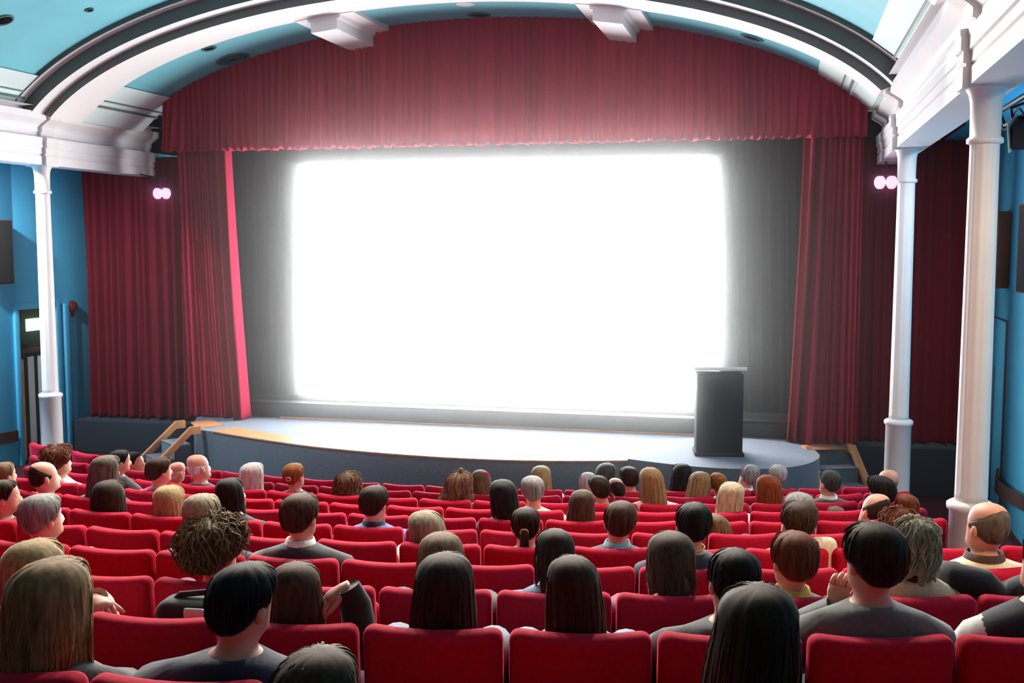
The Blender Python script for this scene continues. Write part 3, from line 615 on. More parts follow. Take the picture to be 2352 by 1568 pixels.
# ---------------------------------------------------------------- people table
# row, seat, sideways lean, crown above the seat back, width over the hair, head turn, hair style, hair, clothes, build, label, short name, key
PEOPLE=[
(4,-5,-0.14,0.266,0.250,12,'curly','auburn','white',0.92,'person with a big round auburn curly crop and white top, below the left white column','the auburn curly head','auburn_curls'),
(5,-4,-0.09,0.218,0.210,28,'bald','dkbrown','greylight',1,'balding person with dark brown sides and pale grey collar, in front of auburn curls','the balding brown head','balding_brown'),
(5,-5,-0.01,0.180,0.147,10,'short','ltbrown','dark',1,'light brown short-haired person cut by the left picture edge, farther of the two there','the light brown head at the left edge','edge_pale'),
(7,-2,0.02,0.215,0.174,48,'short','dkbrown','black',1,'dark-haired person in black turning the face to the right at the left picture edge','the turned dark head at the left edge','profile_black'),
(8,0,-0.02,0.221,0.208,22,'short','grey','greyjacket',1.05,'grey-haired person in a grey tweed jacket on the left, ear showing','the grey tweed jacket','grey_jacket'),
(5,-3,0.08,0.305,0.233,15,'long','greybrown','black',0.92,'person with long greyish brown hair, black shoulders, behind the near-black mane on left','the greyish brown long hair','greybrown_long'),
(6,-1,-0.03,0.180,0.243,12,'long','dkbrown','bluegrey',0.92,'person with long near-black hair between the grey tweed jacket and the straight blond hair','the near-black long hair on the left','dark_long_left'),
(4,-4,0.10,0.310,0.141,30,'short','dark','dark',0.95,'narrow dark short-haired head behind the greyish brown long hair, far left','the narrow dark head at left','thin_dark'),
(2,-6,-0.19,0.156,0.172,75,'short','dkbrown','white',0.9,'dark-haired person in full profile facing right near the left stage stairs','the profile face by the left stairs','profile_woman'),
(4,-3,0.03,0.266,0.201,25,'short','dkbrown2','pink',1,'dark brown haired person in a pink shirt, left of the bald charcoal jacket','the pink shirt','pink_shirt'),
(3,-4,0.16,0.176,0.119,10,'bald0','white','cream',0.74,'small pale bald head between the pink shirt and the larger bald head','the small pale bald head','pale_bald'),
(3,-3,-0.11,0.265,0.194,22,'bald0','white','charcoal',1.05,'bald person in a charcoal jacket below the left end of the stage','the bald charcoal jacket','bald_dark_jacket'),
(3,-2,0.02,0.214,0.249,15,'bob','white','darkred',0.92,'white-haired bob seen in front of the carpeted stage front, left half','the white bob on the left','white_bob'),
(3,-1,-0.04,0.235,0.189,15,'short','ginger','charcoal',1,'short ginger-haired person in a dark jacket before the left half of the stage front','the ginger head on the left','ginger_short_left'),
(6,1,-0.06,0.251,0.181,25,'bob','dark','black',1,'dark bobbed person in a black jacket behind the cropped fair head on the left','the dark bob in black jacket','black_jacket'),
(6,0,-0.04,0.170,0.215,8,'long','blond','greylight',0.92,'straight long blond hair between the near-black long hair and the cropped fair head','the straight blond hair on the left','blond_long_left'),
(8,2,-0.06,0.271,0.183,18,'short','greyblond','black',1.05,'cropped grey-blond head above a black jacket, behind the big lit curls','the cropped grey-blond head','cropped_grey_blond'),
(9,3,-0.04,0.201,0.265,15,'curly','goldbrown','darkred',0.95,'large brown curly head with golden lit edges on the left','the large golden-edged curls','curly_lit'),
(10,3,-0.04,0.200,0.224,10,'long','blond','cream',0.95,'wavy blond hair directly behind the nearest blond mane, cut by the left edge','the wavy blond hair at the left edge','blond_back'),
(11,4,0.07,0.254,0.219,8,'wavy','dkblond','greydark',1,'nearest long wavy dark-blond mane over a grey shoulder, bottom left corner','the nearest blond mane','blond_wavy_near'),
(11,5,0.14,0.272,0.172,22,'short','black','navy',1.15,'black-haired person in a navy jacket, largest dark short head at bottom left','the black-haired navy jacket','navy_near'),
(10,5,-0.03,0.161,0.177,10,'long','brown','black',0.95,'person with long brown hair whose right hand rests raised on the seat back','the brown hair with the raised hand','raised_hand'),
(12,6,0.22,0.224,0.136,0,'short','brown','dark',1,'brown crown of a head poking up at the very bottom edge of the picture','the brown crown at the bottom edge','bottom_crown'),
(8,3,-0.01,0.292,0.189,12,'short','brown','charcoal',1.15,'tall close-cropped person in a charcoal suit with broad shoulders, left of the middle','the tall charcoal suit','suit_tall'),
(3,0,0.02,0.167,0.292,8,'frizzy','ltbrown','darkred',0.92,'frizzy light brown hair widening downwards, in front of the stage left of centre','the frizzy light brown hair','frizzy'),
(6,3,0.00,0.238,0.189,14,'short','dkbrown','blue',1.02,'short dark-haired person in a blue shirt with dark collar, left of centre','the blue shirt','blue_collar'),
(7,4,-0.12,0.146,0.219,20,'bob','ashblond','cream',0.92,'ash-blond bob left of the middle, just behind the fair crown','the ash-blond bob','ash_blond'),
(9,5,0.00,0.195,0.196,0,'long','ltbrown','greydark',0.92,'fair light-brown crown rising directly behind the dark clipped long hair in the centre','the fair crown in the centre','fair_crown'),
(10,6,0.02,0.206,0.205,4,'long','dkbrown','bluegrey',0.86,'dark long hair parted over both shoulders at bottom centre, with pale blue sleeve','the dark long hair at bottom centre','dark_long_center'),
(10,7,-0.03,0.210,0.181,-4,'long','dkbrown2','bluegrey',0.88,'straight dark brown hair over blue-grey shoulders, right of bottom centre','the straight dark brown hair','dark_straight'),
(9,6,-0.00,0.227,0.159,-12,'bob','dkbrown','denim',0.92,'dark brown bob with bare neck and denim shoulder, behind the straight dark brown hair','the dark bob with denim shoulder','dark_bob_denim'),
(7,5,-0.01,0.188,0.158,0,'pony','dkbrown','greydark',0.9,'dark hair tied in a low ponytail with bright rim, near the centre','the low ponytail','ponytail'),
(5,4,-0.08,0.253,0.208,8,'bob','dark','black',0.95,'rounded black bob over a dark jacket, left of the short grey head in the centre','the rounded black bob','black_bob'),
(4,4,-0.03,0.245,0.194,-4,'short','grey','cream',1,'short grey-haired person in a cream-brown sweater near the centre','the grey head in cream sweater','grey_cream'),
(3,2,0.11,0.210,0.298,4,'frizzy','ltbrown2','darkred',0.92,'wide curly fair-brown hair with a small topknot, centre of the front rows','the curly hair with topknot','curly_bow'),
(2,2,-0.08,0.203,0.181,6,'long','ltbrown','darkred',0.9,'smooth light brown hair wearing a pink flower, beside the curly topknot','the pink hair flower','pink_flower'),
(1,3,0.00,0.217,0.222,6,'long','blond','white',0.9,'blond hair with a glowing edge above a white shoulder in the front row, centre','the glowing blond front-row head','blond_ring'),
(2,4,0.01,0.204,0.154,-8,'short','white','white',0.78,'white-haired pale head at the left of the tight cluster right of centre','the white-haired head of the cluster','white_hair_front'),
(1,4,0.21,0.256,0.254,0,'bob','dkgrey','charcoal',1,'dark grey bushy head in the front row, topmost of the cluster right of centre','the bushy dark grey head','dark_grey_front'),
(3,5,-0.11,0.213,0.188,-6,'short','dkbrown','greydark',0.98,'short dark brown head over a grey shirt, amid the cluster right of centre','the dark head in grey shirt','brown_grey_shirt'),
(2,5,-0.22,0.155,0.154,-6,'bald','dkbrown','pink',0.76,'balding head with a round bare patch and pink shirt in the cluster right of centre','the round bare patch','bald_spot'),
(1,5,-0.05,0.220,0.203,-6,'short','dkbrown','greydark',0.98,'short dark front-row head just left of the platform corner','the dark front-row head by the platform','dark_front'),
(3,6,-0.13,0.288,0.219,-4,'long','honey','white',0.92,'long honey-blond hair over a white top, below the rounded platform','the honey-blond hair and white top','blond_white_top'),
(1,6,0.03,0.252,0.212,-10,'long','dark','black',0.9,'long black hair in the front row, below the lectern','the long black hair below the lectern','black_long_front'),
(2,6,0.13,0.208,0.222,-8,'long','honey','cream',0.92,'long fair brown hair right of the long black hair, below the lectern','the fair brown hair below the lectern','fair_long_right'),
(2,7,-0.20,0.202,0.171,-8,'short','ginger','dark',0.95,'short ginger head low behind the fair brown hair, below the lectern','the low ginger head','ginger_front'),
(4,7,0.14,0.204,0.214,-8,'bob','whiteblond','white',0.92,'pale blond bob right of centre, nearer than the long fair brown hair','the pale blond bob','white_blond_bob'),
(1,7,0.28,0.235,0.194,-22,'short','grey','black',1,'short grey head turned left with a white collar, front row under the platform','the turned grey head','grey_turned'),
(3,8,-0.05,0.216,0.228,-12,'long','red','black',0.92,'long red hair over a black jacket, under the right part of the platform','the long red hair','red_long'),
(1,8,0.09,0.228,0.186,-12,'short','silver','dark',1,'silver short-haired front-row head just behind the long red hair','the silver front-row head','silver_front'),
(3,9,0.04,0.254,0.177,-20,'short','dkgrey','brownjacket',1.1,'grey-dark short head with white collar and brown-grey jacket before the right stairs','the brown-grey jacket with white collar','white_collar'),
(4,10,-0.10,0.241,0.223,-20,'short','dark','charcoal',1,'thick dark short hair beside the bald orange-lit head near the right white column','the thick dark hair by the column','dark_right'),
(2,10,0.10,0.197,0.200,-14,'bald0','ginger','brownjacket',1,'bald head lit orange at the foot of the slim right column','the bald head lit orange','bald_orange'),
(5,9,0.28,0.165,0.195,-18,'bald','dkbrown','black',1.1,'balding dark-sided person in a black jacket, in front of the thick dark hair at right','the balding black jacket','balding_black'),
(6,10,0.08,0.110,0.217,-12,'curly0','auburn','darkred',0.92,'short auburn hair low behind the blond-grey hair at right','the low auburn hair at right','auburn_right'),
(5,10,-0.00,0.153,0.146,-12,'short','auburn','darkred',0.92,'dark red-brown head low at the right row ends by the slim column','the dark red-brown head at the row end','dark_red_right'),
(5,8,0.17,0.170,0.252,-10,'short','grey','greydark',1,'wide grey head almost hidden behind a dark short head, right of centre','the wide hidden grey head','grey_dome'),
(7,8,0.12,0.236,0.202,-14,'short','dkbrown2','khaki',1.1,'dark short head in a khaki jacket with a cream backpack strap side, right of centre','the khaki jacket','cream_bag'),
(8,7,0.05,0.290,0.175,-4,'short','dark','navy2',1.1,'dark cropped person with a gold necklace and navy top, right of centre','the gold necklace','necklace'),
(6,8,-0.17,0.090,0.144,-10,'long','ltbrown','dark',0.9,'light brown long hair mostly hidden behind the cropped head with gold necklace','the hidden light brown long hair','hidden_long'),
(7,6,0.06,0.231,0.188,-4,'short','brown','suitblue',1.12,'brown short-haired person in a dark suit with blue collar, right of centre','the dark suit with blue collar','dark_suit_center'),
(5,5,0.03,0.188,0.194,2,'long','brown','greylight',0.92,'brown shoulder-length hair and pale grey top, left of the cluster right of centre','the brown shoulder-length hair','brown_bob'),
(9,7,0.00,0.216,0.203,-6,'gather','brown','maroon',0.98,'brown hair gathered over a bare neck and maroon sweater, right of bottom centre','the maroon sweater','maroon_sweater'),
(10,8,0.04,0.246,0.172,-8,'short','dark','greydark',1.05,'black-haired person behind the nearest dark mane at right, grey shoulder showing','the black hair behind the mane','black_hair_right'),
(11,8,0.05,0.237,0.246,-4,'long','dkbrown','black',1,'nearest dark brown long mane at the bottom edge, right of centre','the nearest dark mane','near_dark_long'),
(9,8,0.03,0.224,0.193,-12,'short','redbrown','brownjacket',1,'red-brown short head with a yellow collar and brown jacket, left of the grey sweater','the red-brown head with yellow collar','yellow_collar'),
(10,9,0.02,0.336,0.205,-16,'short','dkbrown','greysweater',1.15,'tall dark-haired person in a grey sweater, hand to the chin, near right','the tall grey sweater','grey_sweater'),
(9,9,0.05,0.284,0.169,-12,'bobcurly','greyblond','beige',0.95,'grey-blond curled bob over a beige top, right of the tall grey sweater','the grey-blond curled bob','grey_blond'),
(8,10,0.06,0.293,0.201,-16,'bald','greybrown','cream',1.1,'balding person in a cream sweater with a dark neck stripe, far right','the cream sweater with dark stripe','cream_sweater'),
(9,10,0.17,0.304,0.184,-14,'short','dark','black',1.1,'black-sleeved shoulder of a person cut by the right picture edge, farther one','the black sleeve at the right edge','edge_black'),
(10,10,0.14,0.318,0.178,-14,'short','brown','white',1.05,'white sleeve and dark vest of a person cut by the right edge, nearest there','the white sleeve at the right edge','edge_white_sleeve'),
(4,9,0.03,-0.004,0.101,-10,'short','greybrown','darkred',0.7,'tiny grey-brown crown peeking over a seat before the brown-grey jacket','the tiny peeking crown','child'),
]

PHASE = {1: .006, 2: .0173, 3: .0063, 4: .0067, 5: .0073, 6: -.0081, 7: .0072, 8: .0072, 9: .0077, 10: -.0043, 11: 0.0, 12: 0.0}
SEATS = {1: (-11, 10), 2: (-9, 10), 3: (-7, 10), 4: (-7, 10), 5: (-8, 10), 6: (-7, 10), 7: (-5, 11), 8: (-4, 11), 9: (-2, 11), 10: (-1, 11), 11: (1, 11), 12: (6, 6)}
SEAT_W = 0.5
def seat_angle(i, k): return PHASE[i] + (k + .5) * SEAT_W / row_r(i)

# ---------------------------------------------------------------- cinema seats
def bend(V):
    V = V.copy(); x, z = V[:, 0], V[:, 2]
    V[:, 1] += .35 * x * x - .10 * z                    # hollow in plan, leaning back
    V[:, 2] += .25 * x * x * (z > .2)                  # top edge dips in the middle
    return V
def seat_meshes():
    M = {}
    mb = MB(); mb.add(*rbox(.478, .105, .62, .042, (0, .085, .61), 3, (5, 0, 3), bend)); M['backrest'] = mb.mesh('backrest', ['seat_velvet'])
    mb = MB(); mb.add(*rbox(.44, .46, .11, .04, (0, .36, .395), 2, (0, 0, 0))); M['seat_cushion'] = mb.mesh('seat_cushion', ['seat_velvet'])
    mb = MB(); mb.add(*rbox(.44, .10, .42, .04, (0, .23, .60), 2, (0, 0, 0))); M['cushion_up'] = mb.mesh('seat_cushion', ['seat_velvet'])
    mb = MB(); mb.add(*rbox(.05, .34, .035, .015, (-.25, .30, .60), 1)); M['armrest'] = mb.mesh('armrest', ['black_paint'])
    mb = MB(); mb.add(*rbox(.035, .30, .60, .01, (-.25, .28, .29), 1)); M['stand'] = mb.mesh('stand', ['dark_metal'])
    mb = MB(); mb.add(*rbox(.40, .03, .30, .012, (0, .04, .42), 1)); M['back_shell'] = mb.mesh('back_shell', ['seat_shell'])
    return M
SM = seat_meshes()
TAKEN = {(p[0], p[1]): p for p in PEOPLE}
ORD = ['', 'first', 'second', 'third', 'fourth', 'fifth', 'sixth', 'seventh', 'eighth', 'ninth', 'tenth', 'eleventh', 'twelfth']
NUM = ['', 'one', 'two', 'three', 'four', 'five', 'six', 'seven', 'eight', 'nine', 'ten', 'eleven', 'twelve', 'thirteen', 'fourteen', 'fifteen', 'sixteen']
def seat_label(i, k):
    if (i, k) in TAKEN: return 'red velvet seat holding ' + TAKEN[i, k][11]
    best = None
    for (a, b), p in TAKEN.items():
        if a == i and (best is None or abs(b - k) < abs(best[0] - k)): best = (b, p)
    n = abs(best[0] - k)
    return 'empty red seat, %s %s of %s' % (NUM[n], 'left' if k < best[0] else 'right', best[1][11])
for i, (k0, k1) in SEATS.items():
    for k in range(k0, k1 + 1):
        th = seat_angle(i, k); x, y = polar(row_r(i), th)
        s = empty('cinema_seat', (x, y, row_floor(i)), th, seat_label(i, k), 'seat', 'red velvet seats in the raked rows')
        parts = ['backrest', 'seat_cushion' if (i, k) in TAKEN else 'cushion_up', 'armrest', 'stand', 'back_shell']
        for pn in parts:
            link('seat_cushion' if pn == 'cushion_up' else pn, SM[pn], s)
        if k == k1:
            link('armrest', SM['armrest'], s, (.5, 0, 0)); link('stand', SM['stand'], s, (.5, 0, 0))

# ---------------------------------------------------------------- people
NS = 28
TORSO = [(-.03, .12, .085, 0), (0, .165, .115, 0), (.06, .178, .125, 0), (.13, .168, .12, 0), (.21, .155, .11, 0), (.29, .156, .112, 0), (.365, .165, .118, 0),
         (.425, .176, .118, 0), (.468, .184, .112, 0), (.508, .186, .102, 0), (.540, .176, .088, -.004), (.566, .150, .078, -.008), (.588, .112, .07, -.012), (.604, .083, .066, -.010)]
HEAD = [(-.246, .066, .064, -.006), (-.237, .060, .061, -.002), (-.228, .057, .061, .003), (-.214, .056, .074, .016), (-.203, .057, .086, .023), (-.185, .062, .092, .016), (-.165, .067, .096, .008),
        (-.145, .071, .098, .004), (-.125, .0735, .099, .002), (-.105, .0755, .1, .001), (-.085, .077, .1, 0), (-.065, .0765, .0985, -.002), (-.045, .073, .0935, -.003), (-.028, .065, .083, -.004), (-.014, .051, .066, -.005), (-.005, .033, .043, -.005), (0, .011, .015, -.005)]
def ellipse(z, rx, ry, cy, cx=0.0, n=NS, pw=2.0):
    a = np.arange(n) * 2 * math.pi / n; c, s = np.cos(a), np.sin(a); q = 2 / pw
    return np.stack([cx + rx * np.sign(c) * np.abs(c) ** q, cy + ry * np.sign(s) * np.abs(s) ** q, np.full(n, z)], 1)
class Fig:
    """one seated figure; local frame: origin on the seat cushion below the trunk, +Y towards the stage, +X to the right"""
    def __init__(s, SH, hs, lean, yaw, bw, arms):
        s.SH, s.hs, s.lean, s.yaw, s.bw, s.arms = SH, hs, lean, math.radians(yaw), bw, arms
        s.zn = SH - .246 * hs; s.ft = s.zn / .618
    def lx(s, z): return s.lean * max(0, z / s.SH) ** 1.2
    def head_rot(s, P, w=1.0):
        P = np.asarray(P, float).copy(); z = P[..., 2]; t = np.clip((z - (s.SH - .246 * s.hs)) / (.045 * s.hs), 0, 1) * w
        a = -s.yaw * t; c, sn = np.cos(a), np.sin(a); x, y = P[..., 0], P[..., 1]
        P[..., 0], P[..., 1] = c * x - sn * y, sn * x + c * y
        return P
    def shift(s, P):
        P = np.asarray(P, float).copy(); P[..., 0] += s.lean * np.clip(P[..., 2] / s.SH, 0, 2) ** 1.2; return P
    def torso(s, inf=0.0, k0=0, k1=len(TORSO)):
        R = []
        for q, (z, rx, ry, cy) in enumerate(TORSO[k0:k1]):
            f = s.bw if q + k0 < 12 else (1 + (s.bw - 1) * .4)
            R.append(ellipse(z * s.ft, rx * f + inf, ry * (1 + (s.bw - 1) * .5) + inf, cy, pw=2.3 if q + k0 < 11 else 2.0))
        return R
    def head(s):
        R = []
        for z, rx, ry, cy in HEAD:
            e = ellipse(s.SH + z * s.hs, rx * s.hs, ry * s.hs, cy * s.hs)
            a = np.arange(NS) * 2 * math.pi / NS - math.pi / 2; a = (a + math.pi) % (2 * math.pi) - math.pi     # 0 = front
            g = lambda z0, w: math.exp(-((z - z0) / w) ** 2)
            nose = .026 * np.exp(-(a / .16) ** 2) * (g(-.142, .014) + .55 * g(-.122, .016))
            eye = -.010 * (np.exp(-((a - .42) / .22) ** 2) + np.exp(-((a + .42) / .22) ** 2)) * g(-.108, .014)
            mouth = .006 * np.exp(-(a / .28) ** 2) * (g(-.172, .007) + g(-.186, .007)) - .005 * np.exp(-(a / .3) ** 2) * g(-.194, .006)
            brow = .004 * np.exp(-(a / .6) ** 2) * g(-.088, .010)
            chin = .006 * np.exp(-(a / .3) ** 2) * g(-.207, .010)
            e[:, 1] += (nose + eye + mouth + brow + chin) * s.hs
            R.append(s.head_rot(e))
        return R
    def arm_path(s, sd):
        A = s.arms.get(sd) or [(.200 * s.bw, .06, .35), (.205 * s.bw, .12, .20), (.18, .24, .165), (.11, .36, .150)]
        p0 = (.192 * s.bw, .0, .470 * s.ft)
        P = [np.array(p0)] + [np.array(a) for a in A]
        return np.array([(sd * p[0], p[1], p[2]) for p in P])
    def add_body(s, mb, tor, head, inf, arms=True, wrist=True, mi=0, legs=False, cap=True):
        R = [np.asarray(r) for r in tor + (head or [])]; K = len(R); n = NS
        V = s.shift(np.concatenate(R)); skip = set(); tubes = []
        off = s.k_off
        if arms:
            k0, k1 = 7 - off, 11 - off
            for sd in (1, -1):
                cols = [(c if sd > 0 else n // 2 + c) % n for c in (-2, -1, 0, 1, 2)]
                for k in range(k0, k1):
                    for c in cols[:-1]: skip.add((k, c))
                loop = [(k0, c) for c in cols] + [(k, cols[-1]) for k in range(k0 + 1, k1)] + [(k1, c) for c in reversed(cols)] + [(k, cols[0]) for k in range(k1 - 1, k0, -1)]
                tubes.append((loop, s.arm_path(sd), ([.062, .056, .047, .042, .030] if wrist else [.062, .058, .050, .046, .036]), inf))
        if legs:
            k0, k1 = 0, 3
            for sd in (1, -1):
                cols = [c % n for c in ((3, 4, 5, 6, 7) if sd > 0 else (7, 8, 9, 10, 11))]
                for k in range(k0, k1):
                    for c in cols[:-1]: skip.add((k, c))
                loop = [(k0, c) for c in cols] + [(k, cols[-1]) for k in range(k0 + 1, k1)] + [(k1, c) for c in reversed(cols)] + [(k, cols[0]) for k in range(k1 - 1, k0, -1)]
                P = np.array([(sd * .092, .20, .055), (sd * .11, .36, .06), (sd * .115, .44, .03), (sd * .115, .46, -.12), (sd * .11, .44, -.36), (sd * .11, .50, -.42), (sd * .11, .60, -.425)])
                tubes.append((loop, P, [.082, .068, .064, .056, .042, .042, .03], inf))
        F = []
        for k in range(K - 1):
            for j in range(n):
                if (k, j) in skip: continue
                a = k * n + j; b = k * n + (j + 1) % n; F.append((a, b, b + n, a + n))
        if cap: F.append(tuple(reversed(range(n))))
        if cap and head: F.append(tuple((K - 1) * n + j for j in range(n)))
        base = mb.add(V, F, mi)
        ends = []
        for loop, P, rad, infl in tubes:
            ids = [base + k * n + c for k, c in loop]; m = len(ids)
            L = np.array([V[k * n + c] for k, c in loop]); ctr = L.mean(0)
            P = s.shift(P)
            Q = np.concatenate([[ctr], P]); T = np.gradient(Q, axis=0); T /= np.linalg.norm(T, axis=1)[:, None]
            d = L - ctr; U = [d[0] - T[0] * np.dot(d[0], T[0])]; U[0] /= np.linalg.norm(U[0])
            for q in range(1, len(Q)):
                u = U[-1] - T[q] * np.dot(U[-1], T[q]); U.append(u / np.linalg.norm(u))
            W0 = np.cross(T[0], U[0]); sgn = 1 if np.dot(d[m // 4], W0) > 0 else -1
            a = np.arange(m) * 2 * math.pi / m * sgn
            rings = []
            for q in range(1, len(Q)):
                W = np.cross(T[q], U[q]); r = rad[q - 1] + infl
                rings.append(Q[q] + r * (np.cos(a)[:, None] * U[q] + np.sin(a)[:, None] * W))
            rb = mb.add(np.concatenate(rings), [], mi)
            prev = ids
            for q in range(len(rings)):
                cur = [rb + q * m + j for j in range(m)]
                for j in range(m):
                    mb.f.append((prev[j], prev[(j + 1) % m], cur[(j + 1) % m], cur[j])); mb.m.append(mi)
                prev = cur
            mb.f.append(tuple(reversed(prev))); mb.m.append(mi)
            ends.append((Q[-1], T[-1]))
        return ends
    k_off = 0
    def add_hand(s, mb, wrist, d, sd, up=(0, 0, 1), curl=.5, sc=1.0):
        d = np.asarray(d, float); d /= np.linalg.norm(d); up = np.asarray(up, float); up -= d * np.dot(up, d); up /= np.linalg.norm(up)
        si = np.cross(d, up) * sd                      # towards the little finger for sd>0
        w = np.asarray(wrist, float) - d * .01
        R = []
        for t, hw, hh in ((0, .026, .020), (.03, .036, .019), (.065, .041, .017), (.092, .039, .013)):
            c = w + d * t; a = np.arange(10) * 2 * math.pi / 10
            R.append(c + (np.cos(a)[:, None] * si * hw + np.sin(a)[:, None] * up * hh) * sc)
        mb.add(*rings_mesh(R))
        for q, ln in enumerate((.074, .083, .078, .062)):
            st = w + d * .085 + si * (-.029 + .0195 * q); P = [st]; ang = 0.0
            for sgm in (.42, .33, .25):
                ang += curl * .8; P.append(P[-1] + (d * math.cos(ang) - up * math.sin(ang)) * ln * sgm)
            mb.add(*tube(P, [.0095, .0088, .008, .006], 7))
        st = w + d * .03 - si * .03; th = d * .82 - si * .36 - up * .34; P = [st, st + th * .035, st + th * .06 + d * .01, st + th * .075 + d * .028]
        mb.add(*tube(P, [.013, .0115, .0105, .007], 7))
    def person_mesh(s):
        mb = MB()
        ends = s.add_body(mb, s.torso(), s.head(), 0.0, legs=True)
        for (p, t), sd in zip(ends[:2], (1, -1)):
            hd, hu = s.arms.get('hand', {}).get(sd, (t, (0, 0, 1)))
            s.add_hand(mb, p, hd, sd, hu, curl=s.arms.get('curl', .5))
        for sd in (1, -1):                              # ears
            V, F = sphere((sd * .079 * s.hs, -.006 * s.hs, s.SH - .128 * s.hs), (.012 * s.hs, .020 * s.hs, .032 * s.hs), 10, 6)
            mb.add(s.shift(s.head_rot(V)), F)
            V, F = sphere((sd * .031 * s.hs, .0775 * s.hs, s.SH - .107 * s.hs), (.012 * s.hs,) * 3, 8, 5)
            mb.add(s.shift(s.head_rot(V)), F, 1)
        return mb
    def garment(s, hem=-.01):
        mb = MB(); s.k_off = 1
        tor = s.torso(.014, 1)
        tor[0][:, 2] += hem * 0; tor[-1] = ellipse(s.zn - .004, .078, .074, -.008)
        inner = ellipse(s.zn - .012, .066, .063, -.008)
        s.add_body(mb, tor + [inner], None, .012, wrist=False, cap=False); s.k_off = 0
        return mb
    def trousers(s):
        mb = MB(); s.add_body(mb, s.torso(.008, 0, 5), None, .010, arms=False, legs=True, cap=False); return mb
    def collar(s, h=.035, r=.074, y=-.008):
        R = [ellipse(s.zn - .012, r + .010, r + .006, y), ellipse(s.zn + h, r - .002, r - .004, y + .004), ellipse(s.zn + h - .002, r - .010, r - .012, y + .004), ellipse(s.zn - .012, r - .004, r - .008, y)]
        mb = MB(); V, F = rings_mesh(R, False, False); mb.add(s.shift(V), F); return mb

